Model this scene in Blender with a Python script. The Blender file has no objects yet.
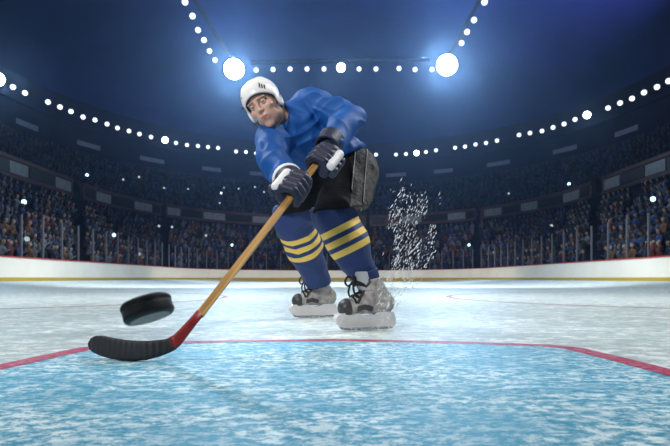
import bpy, math, random
import numpy as np
from mathutils import Vector, Matrix

SC = bpy.context.scene
GLOVE_SGN = (-1, 1)
COL = SC.collection
RNG = np.random.default_rng(7)
random.seed(7)

# ------------------------------------------------------------------ camera
F = 580.0            # focal length in pixels of the 670 px wide frame
CAMH = 0.293         # lens height above the ice
HORIZON = 278.0
cam_data = bpy.data.cameras.new('camera')
cam = bpy.data.objects.new('camera', cam_data)
COL.objects.link(cam)
cam.location = (0, 0, CAMH)
cam.rotation_euler = (math.pi / 2, 0, 0)
cam_data.sensor_width = 36.0
cam_data.lens = F / 670.0 * 36.0
cam_data.shift_y = (HORIZON - 223.0) / 670.0
cam_data.clip_end = 400
cam_data.clip_start = 0.02
cam_data.dof.use_dof = True
cam_data.dof.focus_distance = 2.3
cam_data.dof.aperture_fstop = 7.0
SC.camera = cam

# ------------------------------------------------------------------ view, world haze, lights
SC.view_settings.view_transform = 'Standard'
SC.view_settings.look = 'None'
SC.view_settings.gamma = 1.0
SC.view_settings.exposure = 0.0
SC.view_settings.use_curve_mapping = False
SC.cycles.use_denoising = True
SC.cycles.max_bounces = 5
SC.cycles.diffuse_bounces = 2
SC.cycles.glossy_bounces = 2
SC.cycles.transparent_max_bounces = 24
SC.cycles.volume_bounces = 0
SC.cycles.sample_clamp_indirect = 4.0

world = bpy.data.worlds.new('arena_air')
SC.world = world
world.use_nodes = True
wn = world.node_tree
wn.nodes['Background'].inputs['Color'].default_value = (0.02, 0.035, 0.09, 1)
wn.nodes['Background'].inputs['Strength'].default_value = 0.5
wv = wn.nodes.new('ShaderNodeVolumeScatter')
wv.inputs['Color'].default_value = (0.48, 0.66, 1.0, 1)
wv.inputs['Density'].default_value = 0.0008
wv.inputs['Anisotropy'].default_value = 0.82
wn.links.new(wv.outputs['Volume'], wn.nodes['World Output'].inputs['Volume'])


def add_light(name, kind, loc, target, power, color=(1, 1, 1), size=0.5, angle=60, blend=0.5, size_y=None, parent=None):
    d = bpy.data.lights.new(name, kind)
    d.energy = power
    d.color = color
    if kind == 'SPOT':
        d.spot_size = math.radians(angle)
        d.spot_blend = blend
        d.shadow_soft_size = size
    elif kind == 'AREA':
        d.shape = 'RECTANGLE'
        d.size = size
        d.size_y = size_y or size
    else:
        d.shadow_soft_size = size
    o = bpy.data.objects.new(name, d)
    COL.objects.link(o)
    o.location = loc
    if target is not None:
        v = Vector(target) - Vector(loc)
        o.rotation_euler = v.to_track_quat('-Z', 'Y').to_euler()
    if parent is not None:
        o.parent = parent
    return o


# unseen spotlights over the ice, hung below the roof to limit the haze
IW = (0.99, 1.0, 0.97)
add_light('ice_spotlight', 'SPOT', (-5.0, 4.5, 8.5), (-1.0, 4.0, 0), 1750, IW, 0.9, 95, 0.7)
add_light('ice_spotlight', 'SPOT', (5.5, 4.2, 8.5), (1.0, 3.6, 0), 2100, IW, 0.9, 95, 0.7)
add_light('ice_spotlight', 'SPOT', (-5.5, 9, 8.6), (-4.5, 13, 0), 2100, IW, 1.0, 105, 0.7)
add_light('ice_spotlight', 'SPOT', (5.5, 9, 8.6), (4.5, 13, 0), 2100, IW, 1.0, 105, 0.7)
add_light('ice_spotlight', 'SPOT', (-4.5, 18, 9.6), (-5.5, 25, 0), 6400, IW, 1.0, 96, 0.6)
add_light('ice_spotlight', 'SPOT', (4.5, 18, 9.6), (5.5, 25, 0), 6400, IW, 1.0, 96, 0.6)
add_light('ice_spotlight', 'SPOT', (0, 27, 13.6), (0, 43, 0), 19000, IW, 1.2, 80, 0.5)
# added rim spots behind the skater and added front fill, no arena fixtures
add_light('added_rim_light', 'SPOT', (-3.4, 5.9, 4.4), (-0.1, 3.4, 1.0), 560, (0.80, 0.92, 1.0), 0.7, 26, 0.6)
add_light('added_rim_light', 'SPOT', (3.4, 5.9, 4.4), (0.0, 3.4, 1.0), 620, (0.84, 0.94, 1.0), 0.6, 26, 0.6)
add_light('added_front_fill', 'SPOT', (-3.0, -2.6, 3.4), (-0.2, 3.3, 0.9), 1600, (1.0, 0.97, 0.94), 0.9, 30, 0.7)

# ------------------------------------------------------------------ helpers


def P(px, py, d):
    return np.array([(px - 335.0) / F * d, d, CAMH + (HORIZON - py) / F * d])


def tag(o, label=None, cat=None, group=None, kind=None):
    if label: o['label'] = label
    if cat: o['category'] = cat
    if group: o['group'] = group
    if kind: o['kind'] = kind
    return o


def empty(name, loc=(0, 0, 0)):
    o = bpy.data.objects.new(name, None)
    o.empty_display_size = 0.2
    COL.objects.link(o)
    o.location = [float(c) for c in loc]
    return o


def mesh_obj(name, verts, faces, mats, parent=None, smooth=False, midx=None):
    me = bpy.data.meshes.new(name)
    if isinstance(verts, np.ndarray):
        verts = verts.tolist()
    if isinstance(faces, np.ndarray):
        faces = faces.tolist()
    me.from_pydata(verts, [], faces)
    if not isinstance(mats, (list, tuple)):
        mats = [mats]
    for m in mats:
        me.materials.append(m)
    if midx is not None:
        me.polygons.foreach_set('material_index', np.asarray(midx, dtype=np.int32))
    if smooth:
        me.polygons.foreach_set('use_smooth', np.ones(len(me.polygons), dtype=bool))
    me.update()
    o = bpy.data.objects.new(name, me)
    COL.objects.link(o)
    if parent is not None:
        o.parent = parent
        o.matrix_parent_inverse = Matrix.Translation(-Vector(parent.location))
    return o


def bevel(o, w, seg=2):
    m = o.modifiers.new('bevel', 'BEVEL')
    m.width = w
    m.segments = seg
    m.limit_method = 'ANGLE'
    return o


def pmat(name, color, rough=0.6, metal=0.0, spec=0.4, noise=0.0, nscale=8.0, emit=None, estr=0.0, bump=0.0, bscale=40.0, sheen=0.0):
    m = bpy.data.materials.new(name)
    m.use_nodes = True
    nt = m.node_tree
    b = nt.nodes['Principled BSDF']
    b.inputs['Base Color'].default_value = (*color, 1)
    b.inputs['Roughness'].default_value = rough
    b.inputs['Metallic'].default_value = metal
    b.inputs['Specular IOR Level'].default_value = spec
    if sheen:
        b.inputs['Sheen Weight'].default_value = sheen
    if emit is not None:
        b.inputs['Emission Color'].default_value = (*emit, 1)
        b.inputs['Emission Strength'].default_value = estr
    tc = nt.nodes.new('ShaderNodeTexCoord')
    if noise:
        n = nt.nodes.new('ShaderNodeTexNoise')
        n.inputs['Scale'].default_value = nscale
        n.inputs['Detail'].default_value = 5
        nt.links.new(tc.outputs['Object'], n.inputs['Vector'])
        r = nt.nodes.new('ShaderNodeMapRange')
        r.inputs['From Min'].default_value = 0.3
        r.inputs['From Max'].default_value = 0.7
        r.inputs['To Min'].default_value = 1 - noise
        r.inputs['To Max'].default_value = 1 + noise
        nt.links.new(n.outputs['Fac'], r.inputs['Value'])
        mx = nt.nodes.new('ShaderNodeVectorMath')
        mx.operation = 'SCALE'
        mx.inputs[0].default_value = color
        nt.links.new(r.outputs['Result'], mx.inputs['Scale'])
        nt.links.new(mx.outputs['Vector'], b.inputs['Base Color'])
    if bump:
        n2 = nt.nodes.new('ShaderNodeTexNoise')
        n2.inputs['Scale'].default_value = bscale
        n2.inputs['Detail'].default_value = 4
        nt.links.new(tc.outputs['Object'], n2.inputs['Vector'])
        bp = nt.nodes.new('ShaderNodeBump')
        bp.inputs['Strength'].default_value = bump
        bp.inputs['Distance'].default_value = 0.01
        nt.links.new(n2.outputs['Fac'], bp.inputs['Height'])
        nt.links.new(bp.outputs['Normal'], b.inputs['Normal'])
    return m


def emat(name, color, strength, sampled=False):
    m = bpy.data.materials.new(name)
    m.use_nodes = True
    nt = m.node_tree
    nt.nodes.clear()
    e = nt.nodes.new('ShaderNodeEmission')
    e.inputs['Color'].default_value = (*color, 1)
    e.inputs['Strength'].default_value = strength
    o = nt.nodes.new('ShaderNodeOutputMaterial')
    nt.links.new(e.outputs[0], o.inputs[0])
    if not sampled:
        m.cycles.emission_sampling = 'NONE'
    return m


# ------------------------------------------------------------------ rink outline
RA, RB, YC, YS = 12.0, 15.5, 44.5, 6.0


def pos(o, p):
    """Point of the outline offset outwards by o. p in [0,1]: left side, far bend, right side."""
    if p < 0.3:
        return np.array([-(RA + o), YS + (YC - YS) * p / 0.3])
    if p > 0.7:
        return np.array([RA + o, YS + (YC - YS) * (1 - p) / 0.3])
    a = math.pi * (1 - (p - 0.3) / 0.4)
    return np.array([(RA + o) * math.cos(a), YC + (RB + o) * math.sin(a)])


def px_of(q):
    return 335.0 + q[0] / q[1] * F


_TAB = {}


def p_at_px(o, px):
    """outline parameter whose point is seen at image column px"""
    k = round(o, 3)
    if k not in _TAB:
        ps = np.linspace(0.08, 0.92, 4000)
        _TAB[k] = (ps, np.array([px_of(pos(o, p)) for p in ps]))
    ps, xs = _TAB[k]
    return float(np.interp(px, xs, ps))


def arc_params(o, step, p0=0.0, p1=1.0):
    ps = np.linspace(p0, p1, 3000)
    pts = np.array([pos(o, p) for p in ps])
    s = np.concatenate([[0], np.cumsum(np.linalg.norm(np.diff(pts, axis=0), axis=1))])
    n = max(1, int(round(s[-1] / step)))
    return np.interp(np.linspace(0, s[-1], n + 1), s, ps)


def normal_at(o, p):
    a, b = pos(o, p - 1e-4), pos(o, p + 1e-4)
    t = (b - a) / np.linalg.norm(b - a)
    return t, np.array([-t[1], t[0]])     # tangent, outward


def sweep(profile, ps, close=False):
    """profile: list of (o,z)"""
    V, Fc = [], []
    n = len(profile)
    for p in ps:
        for (o, z) in profile:
            q = pos(o, p)
            V.append((q[0], q[1], z))
    m = n if close else n - 1
    for i in range(len(ps) - 1):
        for j in range(m):
            a = i * n + j
            b = i * n + (j + 1) % n
            Fc.append((a, a + n, b + n, b))
    if close:
        Fc.append(tuple(range(n - 1, -1, -1)))
        k = (len(ps) - 1) * n
        Fc.append(tuple(range(k, k + n)))
    return V, Fc


def merge(parts):
    V, Fc = [], []
    for v, f in parts:
        k = len(V)
        V += [tuple(x) for x in v]
        Fc += [tuple(i + k for i in q) for q in f]
    return V, Fc


def box(c, ax, ay, az, hx, hy, hz):
    c, ax, ay, az = map(np.asarray, (c, ax, ay, az))
    V = [tuple(c + ax * hx * sx + ay * hy * sy + az * hz * sz) for sx in (-1, 1) for sy in (-1, 1) for sz in (-1, 1)]
    Fc = [(0, 1, 3, 2), (4, 6, 7, 5), (0, 4, 5, 1), (2, 3, 7, 6), (0, 2, 6, 4), (1, 5, 7, 3)]
    return V, Fc


def lathe(profile, c, axis, seg=24):
    """profile (r, h) along axis"""
    axis = np.asarray(axis, float); axis /= np.linalg.norm(axis)
    ref = np.array([0, 0, 1.0]) if abs(axis[2]) < 0.9 else np.array([1.0, 0, 0])
    u = np.cross(axis, ref); u /= np.linalg.norm(u)
    v = np.cross(axis, u)
    V, Fc = [], []
    n = len(profile)
    for k in range(seg):
        a = 2 * math.pi * k / seg
        for (r, h) in profile:
            V.append(tuple(np.asarray(c) + axis * h + (u * math.cos(a) + v * math.sin(a)) * r))
    for k in range(seg):
        k2 = (k + 1) % seg
        for j in range(n - 1):
            Fc.append((k * n + j, k2 * n + j, k2 * n + j + 1, k * n + j + 1))
    return V, Fc


# ------------------------------------------------------------------ setting: ice
def ice_height(x):
    t = min(max((abs(x) - 7.0) / 4.6, 0), 1)
    return 0.17 * t * t * (3 - 2 * t)


def ice_material(name, base, frost, amount, big):
    m = bpy.data.materials.new(name)
    m.use_nodes = True
    nt = m.node_tree
    b = nt.nodes['Principled BSDF']
    b.inputs['Roughness'].default_value = 0.45
    b.inputs['Specular IOR Level'].default_value = 0.06
    tc = nt.nodes.new('ShaderNodeTexCoord')
    mp = nt.nodes.new('ShaderNodeMapping')
    mp.inputs['Scale'].default_value = (0.75, 1.0, 1.0)
    nt.links.new(tc.outputs['Object'], mp.inputs['Vector'])

    def noise(scale, detail, rough, dist=0.0):
        n = nt.nodes.new('ShaderNodeTexNoise')
        n.inputs['Scale'].default_value = scale
        n.inputs['Detail'].default_value = detail
        n.inputs['Roughness'].default_value = rough
        n.inputs['Distortion'].default_value = dist
        nt.links.new(mp.outputs['Vector'], n.inputs['Vector'])
        return n.outputs['Fac']

    def ramp(val, lo, hi, a=0.0, c=1.0):
        r = nt.nodes.new('ShaderNodeMapRange')
        r.interpolation_type = 'SMOOTHSTEP'
        r.inputs['From Min'].default_value = lo
        r.inputs['From Max'].default_value = hi
        r.inputs['To Min'].default_value = a
        r.inputs['To Max'].default_value = c
        nt.links.new(val, r.inputs['Value'])
        return r.outputs['Result']

    def math_(op, x, y):
        k = nt.nodes.new('ShaderNodeMath')
        k.operation = op
        k.use_clamp = True
        for i, q in enumerate((x, y)):
            if isinstance(q, (int, float)):
                k.inputs[i].default_value = q
            else:
                nt.links.new(q, k.inputs[i])
        return k.outputs[0]
    patches = ramp(noise(big, 10, 0.80, 0.25), 0.45, 0.585)
    speck = ramp(noise(70, 6, 0.8, 0.3), 0.48, 0.62)
    broad = ramp(noise(3.2, 5, 0.65), 0.36, 0.62, 0.35, 1.0)
    fr = math_('MULTIPLY', math_('ADD', patches, math_('MULTIPLY', speck, 0.40)), broad)
    # skate scratches: thin ridges of a stretched voronoi
    mp2 = nt.nodes.new('ShaderNodeMapping')
    mp2.inputs['Scale'].default_value = (0.9, 5.0, 1.0)
    mp2.inputs['Rotation'].default_value = (0, 0, 0.25)
    nt.links.new(tc.outputs['Object'], mp2.inputs['Vector'])
    vo = nt.nodes.new('ShaderNodeTexVoronoi')
    vo.feature = 'DISTANCE_TO_EDGE'
    vo.inputs['Scale'].default_value = 2.2
    nt.links.new(mp2.outputs['Vector'], vo.inputs['Vector'])
    scratch = ramp(vo.outputs['Distance'], 0.0, 0.012, 0.30, 0.0)
    fr = math_('MULTIPLY', math_('ADD', fr, scratch), amount)
    mix = nt.nodes.new('ShaderNodeMix')
    mix.data_type = 'RGBA'
    mix.inputs['A'].default_value = (*base, 1)
    mix.inputs['B'].default_value = (*frost, 1)
    nt.links.new(fr, mix.inputs['Factor'])
    nt.links.new(mix.outputs['Result'], b.inputs['Base Color'])
    bp = nt.nodes.new('ShaderNodeBump')
    bp.inputs['Strength'].default_value = 0.25
    bp.inputs['Distance'].default_value = 0.004
    nt.links.new(fr, bp.inputs['Height'])
    nt.links.new(bp.outputs['Normal'], b.inputs['Normal'])
    return m


M_ICE = ice_material('rink_ice', (0.37, 0.45, 0.45), (0.86, 0.88, 0.87), 0.95, 13.0)
M_CREASE = ice_material('crease_blue_ice', (0.030, 0.275, 0.430), (0.84, 0.94, 0.95), 0.92, 28.0)
M_RED = ice_material('red_line_ice', (0.36, 0.022, 0.07), (0.68, 0.36, 0.44), 0.55, 34.0)
M_THIN = ice_material('thin_red_line_ice', (0.30, 0.05, 0.09), (0.48, 0.26, 0.30), 0.5, 16.0)
M_CRACK = pmat('crack_in_ice', (0.10, 0.22, 0.28), 0.6, spec=0.1)


def G(px, py, z=0.0):
    d = CAMH * F / (py - HORIZON)
    return np.array([(px - 335.0) / F * d, d])


def strip(pts, w, z):
    """flat band of width w along pts (x,y)"""
    pts = [np.asarray(q, float) for q in pts]
    V, Fc = [], []
    for i, q in enumerate(pts):
        t0 = q - pts[i - 1] if i > 0 else pts[1] - q
        t1 = pts[i + 1] - q if i < len(pts) - 1 else q - pts[i - 1]
        t0 = t0 / np.linalg.norm(t0); t1 = t1 / np.linalg.norm(t1)
        t = t0 + t1; t /= np.linalg.norm(t)
        n = np.array([-t[1], t[0]])
        k = w / 2 / max(0.5, float(np.dot(n, np.array([-t1[1], t1[0]]))))
        for s in (1, -1):
            r = q + n * k * s
            V.append((r[0], r[1], z + ice_height(r[0])))
    for i in range(len(pts) - 1):
        Fc.append((2 * i, 2 * i + 1, 2 * i + 3, 2 * i + 2))
    return V, Fc


xs = sorted(set(np.round(np.concatenate([np.linspace(-12.4, -6.6, 13), np.linspace(-6.6, 6.6, 7), np.linspace(6.6, 12.4, 13)]), 3)))
ysg = [-9, 0, 6, 20, 40, 61]
V, Fc = [], []
for x in xs:
    for y in ysg:
        V.append((x, y, ice_height(x)))
for i in range(len(xs) - 1):
    for j in range(len(ysg) - 1):
        a = i * len(ysg) + j
        Fc.append((a, a + len(ysg), a + len(ysg) + 1, a + 1))
parts = [(V, Fc)]
mid = [0] * len(Fc)
crease_line = [G(-160, 402), G(0, 367.5), G(87, 348.5), G(190, 342.3), G(335, 340.3), G(450, 342.6), G(545, 345.8), G(572, 348.5), G(620, 360), G(670, 373), G(740, 394)]
fan = [(q[0], q[1], 0.0012) for q in crease_line]
fan += [(1.15, -1.5, 0.0012), (-1.25, -1.5, 0.0012)]
parts.append((fan, [tuple(range(len(fan)))])); mid += [1]
s = strip(crease_line, 0.085, 0.0024); parts.append(s); mid += [2] * len(s[1])
crack = [G(88, 365.5), G(130, 362.5), G(190, 360), G(250, 358), G(320, 356), G(345, 355.5)]
s = strip(crack, 0.006, 0.0024); parts.append(s); mid += [4] * len(s[1])
for cx, cy in ((-5.25, 8.4), (5.33, 8.5)):
    ring = [np.array([cx + 3.6 * math.cos(a), cy + 3.6 * math.sin(a)]) for a in np.linspace(0, 2 * math.pi, 97)]
    s = strip(ring, 0.085, 0.0012); parts.append(s); mid += [3] * len(s[1])
s = strip([(-11.6, 34), (11.6, 34)], 0.28, 0.002); parts.append(s); mid += [3] * len(s[1])
V, Fc = merge(parts)
floor = mesh_obj('floor', V, Fc, [M_ICE, M_CREASE, M_RED, M_THIN, M_CRACK], midx=mid)
tag(floor, 'scuffed white rink ice with the red-edged blue goal crease in front', 'ice floor', kind='structure')

# ------------------------------------------------------------------ setting: boards
PS = [p for p in arc_params(0, 1.0)]
M_BOARD = pmat('cream_board', (0.95, 0.91, 0.82), 0.35, spec=0.4, noise=0.06, nscale=0.6)
M_KICK = pmat('yellow_kick_plate', (0.52, 0.36, 0.05), 0.45)
M_RAIL = pmat('red_cap_rail', (0.42, 0.035, 0.04), 0.4)
boards = empty('rink_boards', (0, 59, 0))
tag(boards, 'cream boards around the rink with a yellow foot strip and red top rail', 'rink boards', kind='structure')
V, Fc = sweep([(0, 0.26), (0, 1.06), (0.16, 1.06), (0.16, 0.26)], PS, True)
mesh_obj('board_panel', V, Fc, M_BOARD, boards)
V, Fc = sweep([(-0.03, -0.05), (-0.03, 0.31), (0.0, 0.32), (0.16, 0.32), (0.16, -0.05)], PS, True)
tag(mesh_obj('kick_plate', V, Fc, M_KICK, boards), 'yellow kick plate')
V, Fc = sweep([(-0.03, 1.06), (-0.03, 1.105), (0.22, 1.105), (0.22, 1.06)], PS, True)
tag(mesh_obj('cap_rail', V, Fc, M_RAIL, boards), 'red cap rail')

# glass shields on the boards
M_GLASS = bpy.data.materials.new('shield_glass')
M_GLASS.use_nodes = True
nt = M_GLASS.node_tree
nt.nodes.clear()
tr = nt.nodes.new('ShaderNodeBsdfTransparent'); tr.inputs[0].default_value = (0.93, 0.96, 0.97, 1)
gl = nt.nodes.new('ShaderNodeBsdfGlossy'); gl.inputs['Roughness'].default_value = 0.08
lw = nt.nodes.new('ShaderNodeMixShader'); lw.inputs[0].default_value = 0.05
out = nt.nodes.new('ShaderNodeOutputMaterial')
nt.links.new(tr.outputs[0], lw.inputs[1]); nt.links.new(gl.outputs[0], lw.inputs[2]); nt.links.new(lw.outputs[0], out.inputs[0])
M_POST = pmat('shield_post', (0.13, 0.14, 0.18), 0.5, metal=0.3)
gp = arc_params(0.1, 1.65, 0.05, 0.95)
for i in range(len(gp) - 1):
    a, b = pos(0.1, gp[i]), pos(0.1, gp[i + 1])
    t = (b - a) / np.linalg.norm(b - a); n = np.array([-t[1], t[0]])
    side = 'left-hand' if gp[i] < 0.36 else ('right-hand' if gp[i] > 0.64 else 'far')
    root = empty('glass_shield', (a[0], a[1], 1.105))
    tag(root, 'clear glass shield with its grey post on the %s rink boards' % side, 'glass shield', 'glass shields on the %s boards' % side)
    h = 1.65
    t3, n3, z3 = np.array([*t, 0]), np.array([*n, 0]), np.array([0, 0, 1.0])
    Lh = np.linalg.norm(b - a) / 2
    c = np.array([*((a + b) / 2), 1.105 + h / 2])
    v, f = box(c, t3, n3, z3, Lh - 0.03, 0.006, h / 2)
    mesh_obj('pane', v, f, M_GLASS, root)
    v, f = box((a[0], a[1], 1.105 + h / 2), t3, n3, z3, 0.03, 0.035, h / 2)
    mesh_obj('post', v, f, M_POST, root)

# ------------------------------------------------------------------ setting: stands
M_CONC = pmat('dark_stand_concrete', (0.010, 0.011, 0.028), 0.9, spec=0.1, noise=0.3, nscale=0.8)
M_WALLUP = pmat('upper_wall_paint', (0.014, 0.012, 0.034), 0.9, spec=0.1, noise=0.25, nscale=0.3)
M_BAND = pmat('upper_band_paint', (0.034, 0.024, 0.045), 0.85, spec=0.1, noise=0.2, nscale=0.5)
M_FASCIA = pmat('brown_fascia', (0.085, 0.045, 0.05), 0.7, spec=0.2, noise=0.2, nscale=1.0)
M_PLIGHT = pmat('grey_display', (0.13, 0.15, 0.18), 0.5, noise=0.25, nscale=2.5, emit=(0.42, 0.50, 0.56), estr=0.035)
M_PDARK = pmat('black_display', (0.006, 0.007, 0.012), 0.5)
M_ROOF = pmat('roof_cladding', (0.009, 0.022, 0.095), 0.9, spec=0.1, noise=0.18, nscale=0.25)

LOWER = [(1.35 + 0.68 * k, 0.62 + 0.58 * k) for k in range(8)]
UPPER = [(7.7 + 0.72 * k, 6.7 + 0.52 * k) for k in range(9)]


def steps(rows, run, last):
    prof = []
    for (o, z) in rows:
        prof += [(o - run / 2, z), (o + run / 2, z)]
    return prof + last


PW = arc_params(8, 1.6)
V, Fc = sweep([(0.16, 0.0), (0.5, 0.3)] + steps(LOWER, 0.68, [(6.9, 6.2)]), PW)
tag(mesh_obj('wall_lower_stand', V, Fc, M_CONC), 'dark stepped lower stand behind the rink boards', 'stand', kind='structure')
V, Fc = sweep([(6.75, 6.05), (7.2, 6.7)] + steps(UPPER, 0.72, [(14.4, 11.2), (14.9, 11.9)]), PW)
tag(mesh_obj('wall_upper_stand', V, Fc, M_CONC), 'dark stepped upper stand above the balcony front', 'stand', kind='structure')
V, Fc = sweep([(14.9, 11.9), (14.9, 12.2), (14.6, 12.25), (14.6, 14.15), (14.95, 14.2), (14.95, 15.0), (14.75, 15.05), (14.75, 15.3), (15.3, 15.35), (15.3, 17.6)], PW)
tag(mesh_obj('wall_upper', V, Fc, M_WALLUP), 'dark upper wall ringing the arena under the roof', 'wall', kind='structure')
V, Fc = sweep([(14.2, 12.0), (14.2, 12.45), (14.6, 12.45), (14.6, 12.0)], PW, True)
tag(mesh_obj('trim_1', V, Fc, M_BAND), 'purplish grey band running under the upper wall', 'trim', kind='structure')
prof = []
for k in range(15):
    a = math.pi / 2 * k / 14
    prof.append((-12 + 27.4 * math.cos(a) * 1.0, 17.4 + 9.0 * math.sin(a)))
prof[-1] = (-11.95, 26.4)
V, Fc = sweep(prof, PW)
tag(mesh_obj('ceiling', V, Fc, M_ROOF, smooth=True), 'dark blue vaulted arena roof', 'ceiling', kind='structure')

# balcony fascia in segments, each with display panels
FO = 6.9
segs = [(-60, 73), (83, 162), (166, 366), (370, 476), (480, 592), (602, 730)]
where = ['nearest the lens on the left-hand side', 'between the two left-hand aisles', 'across the far end behind the skater',
         'right of the skater at the far end', 'between the two right-hand aisles', 'nearest the lens on the right-hand side']
for (x0, x1), w in zip(segs, where):
    ps = np.linspace(p_at_px(FO, x0), p_at_px(FO, x1), 24)
    V, Fc = sweep([(FO, 6.05), (FO - 0.06, 6.12), (FO - 0.06, 6.36), (FO, 6.42), (FO, 7.18), (FO - 0.08, 7.22), (FO - 0.08, 7.45), (FO + 0.25, 7.45), (FO + 0.25, 6.05)], ps, True)
    tag(mesh_obj('balcony_fascia', V, Fc, M_FASCIA), 'brown balcony front carrying display strips, ' + w, 'balcony front', kind='structure')
panels = [(-22, 9, 0), (10, 28, 1), (30, 55, 0), (56, 71, 1), (86, 95, 0), (97, 111, 1), (112, 134, 0), (135, 152, 1), (153, 160, 0),
          (168, 180, 1), (182, 202, 0), (204, 225, 1), (226, 251, 0), (253, 271, 1), (369, 385, 0) if False else (345, 364, 0), (372, 385, 0),
          (402, 421, 1), (423, 447, 0), (448, 465, 1), (466, 474, 0), (484, 501, 1), (503, 520, 0), (521, 537, 1), (538, 562, 0), (563, 579, 1), (580, 588, 0),
          (604, 619, 1), (620, 644, 0), (645, 665, 1), (667, 700, 0)]
for (x0, x1, lit) in panels:
    ps = np.linspace(p_at_px(FO - 0.05, x0), p_at_px(FO - 0.05, x1), 8)
    V, Fc = sweep([(FO - 0.05, 6.45), (FO - 0.05, 7.14), (FO, 7.14), (FO, 6.45)], ps, True)
    o = mesh_obj('display_strip', V, Fc, M_PLIGHT if lit else M_PDARK)
    side = 'left-hand' if x1 < 165 else ('right-hand' if x0 > 476 else 'far')
    if lit:
        tag(o, 'pale grey lit display strip on the %s balcony front' % side, 'display', 'lit display strips on the %s balcony' % side)
    else:
        tag(o, 'black unlit display strip on the %s balcony front' % side, 'display', 'dark display strips on the %s balcony' % side)

# pale dashes on the upper wall
M_DASH = pmat('pale_dash_panel', (0.12, 0.13, 0.18), 0.7, noise=0.12, nscale=2, emit=(0.42, 0.45, 0.55), estr=0.035)
WO = 14.58
for (x0, x1) in [(16, 38), (77, 100), (140, 164), (202, 221), (250, 270), (386, 406), (434, 453), (487, 510), (553, 577), (615, 638)]:
    ps = np.linspace(p_at_px(WO, x0), p_at_px(WO, x1), 8)
    V, Fc = sweep([(WO - 0.04, 13.1), (WO - 0.04, 13.55), (WO + 0.02, 13.55), (WO + 0.02, 13.1)], ps, True)
    tag(mesh_obj('wall_panel', V, Fc, M_DASH), 'pale grey oblong panel on the upper wall below the lamp ring', 'wall panel', 'pale panels on the upper wall')


# ------------------------------------------------------------------ implicit surfaces (used for people, clothes, skates)
def vlen(a):
    return np.sqrt(np.einsum('...i,...i->...', a, a))


def smin(a, b, k):
    h = np.clip(0.5 + 0.5 * (b - a) / k, 0, 1)
    return b + (a - b) * h - k * h * (1 - h)


def smax(a, b, k):
    return -smin(-a, -b, k)


def cone(p, a, b, ra, rb):
    """capsule between a and b with radii ra, rb"""
    a, b = np.asarray(a, float), np.asarray(b, float)
    ba = b - a
    t = np.clip(((p - a) @ ba) / (ba @ ba), 0, 1)
    return vlen(p - a - t[:, None] * ba) - (ra + (rb - ra) * t)


def ell(p, c, r, R=None):
    q = p - np.asarray(c, float)
    if R is not None:
        q = q @ R.T            # rows of R are the local axes
    r = np.asarray(r, float)
    k0 = vlen(q / r)
    k1 = vlen(q / (r * r))
    return k0 * (k0 - 1) / np.maximum(k1, 1e-9)


def rbox(p, c, h, rr, R=None):
    q = p - np.asarray(c, float)
    if R is not None:
        q = q @ R.T
    q = np.abs(q) - (np.asarray(h, float) - rr)
    return vlen(np.maximum(q, 0)) + np.minimum(q.max(1), 0) - rr


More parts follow.
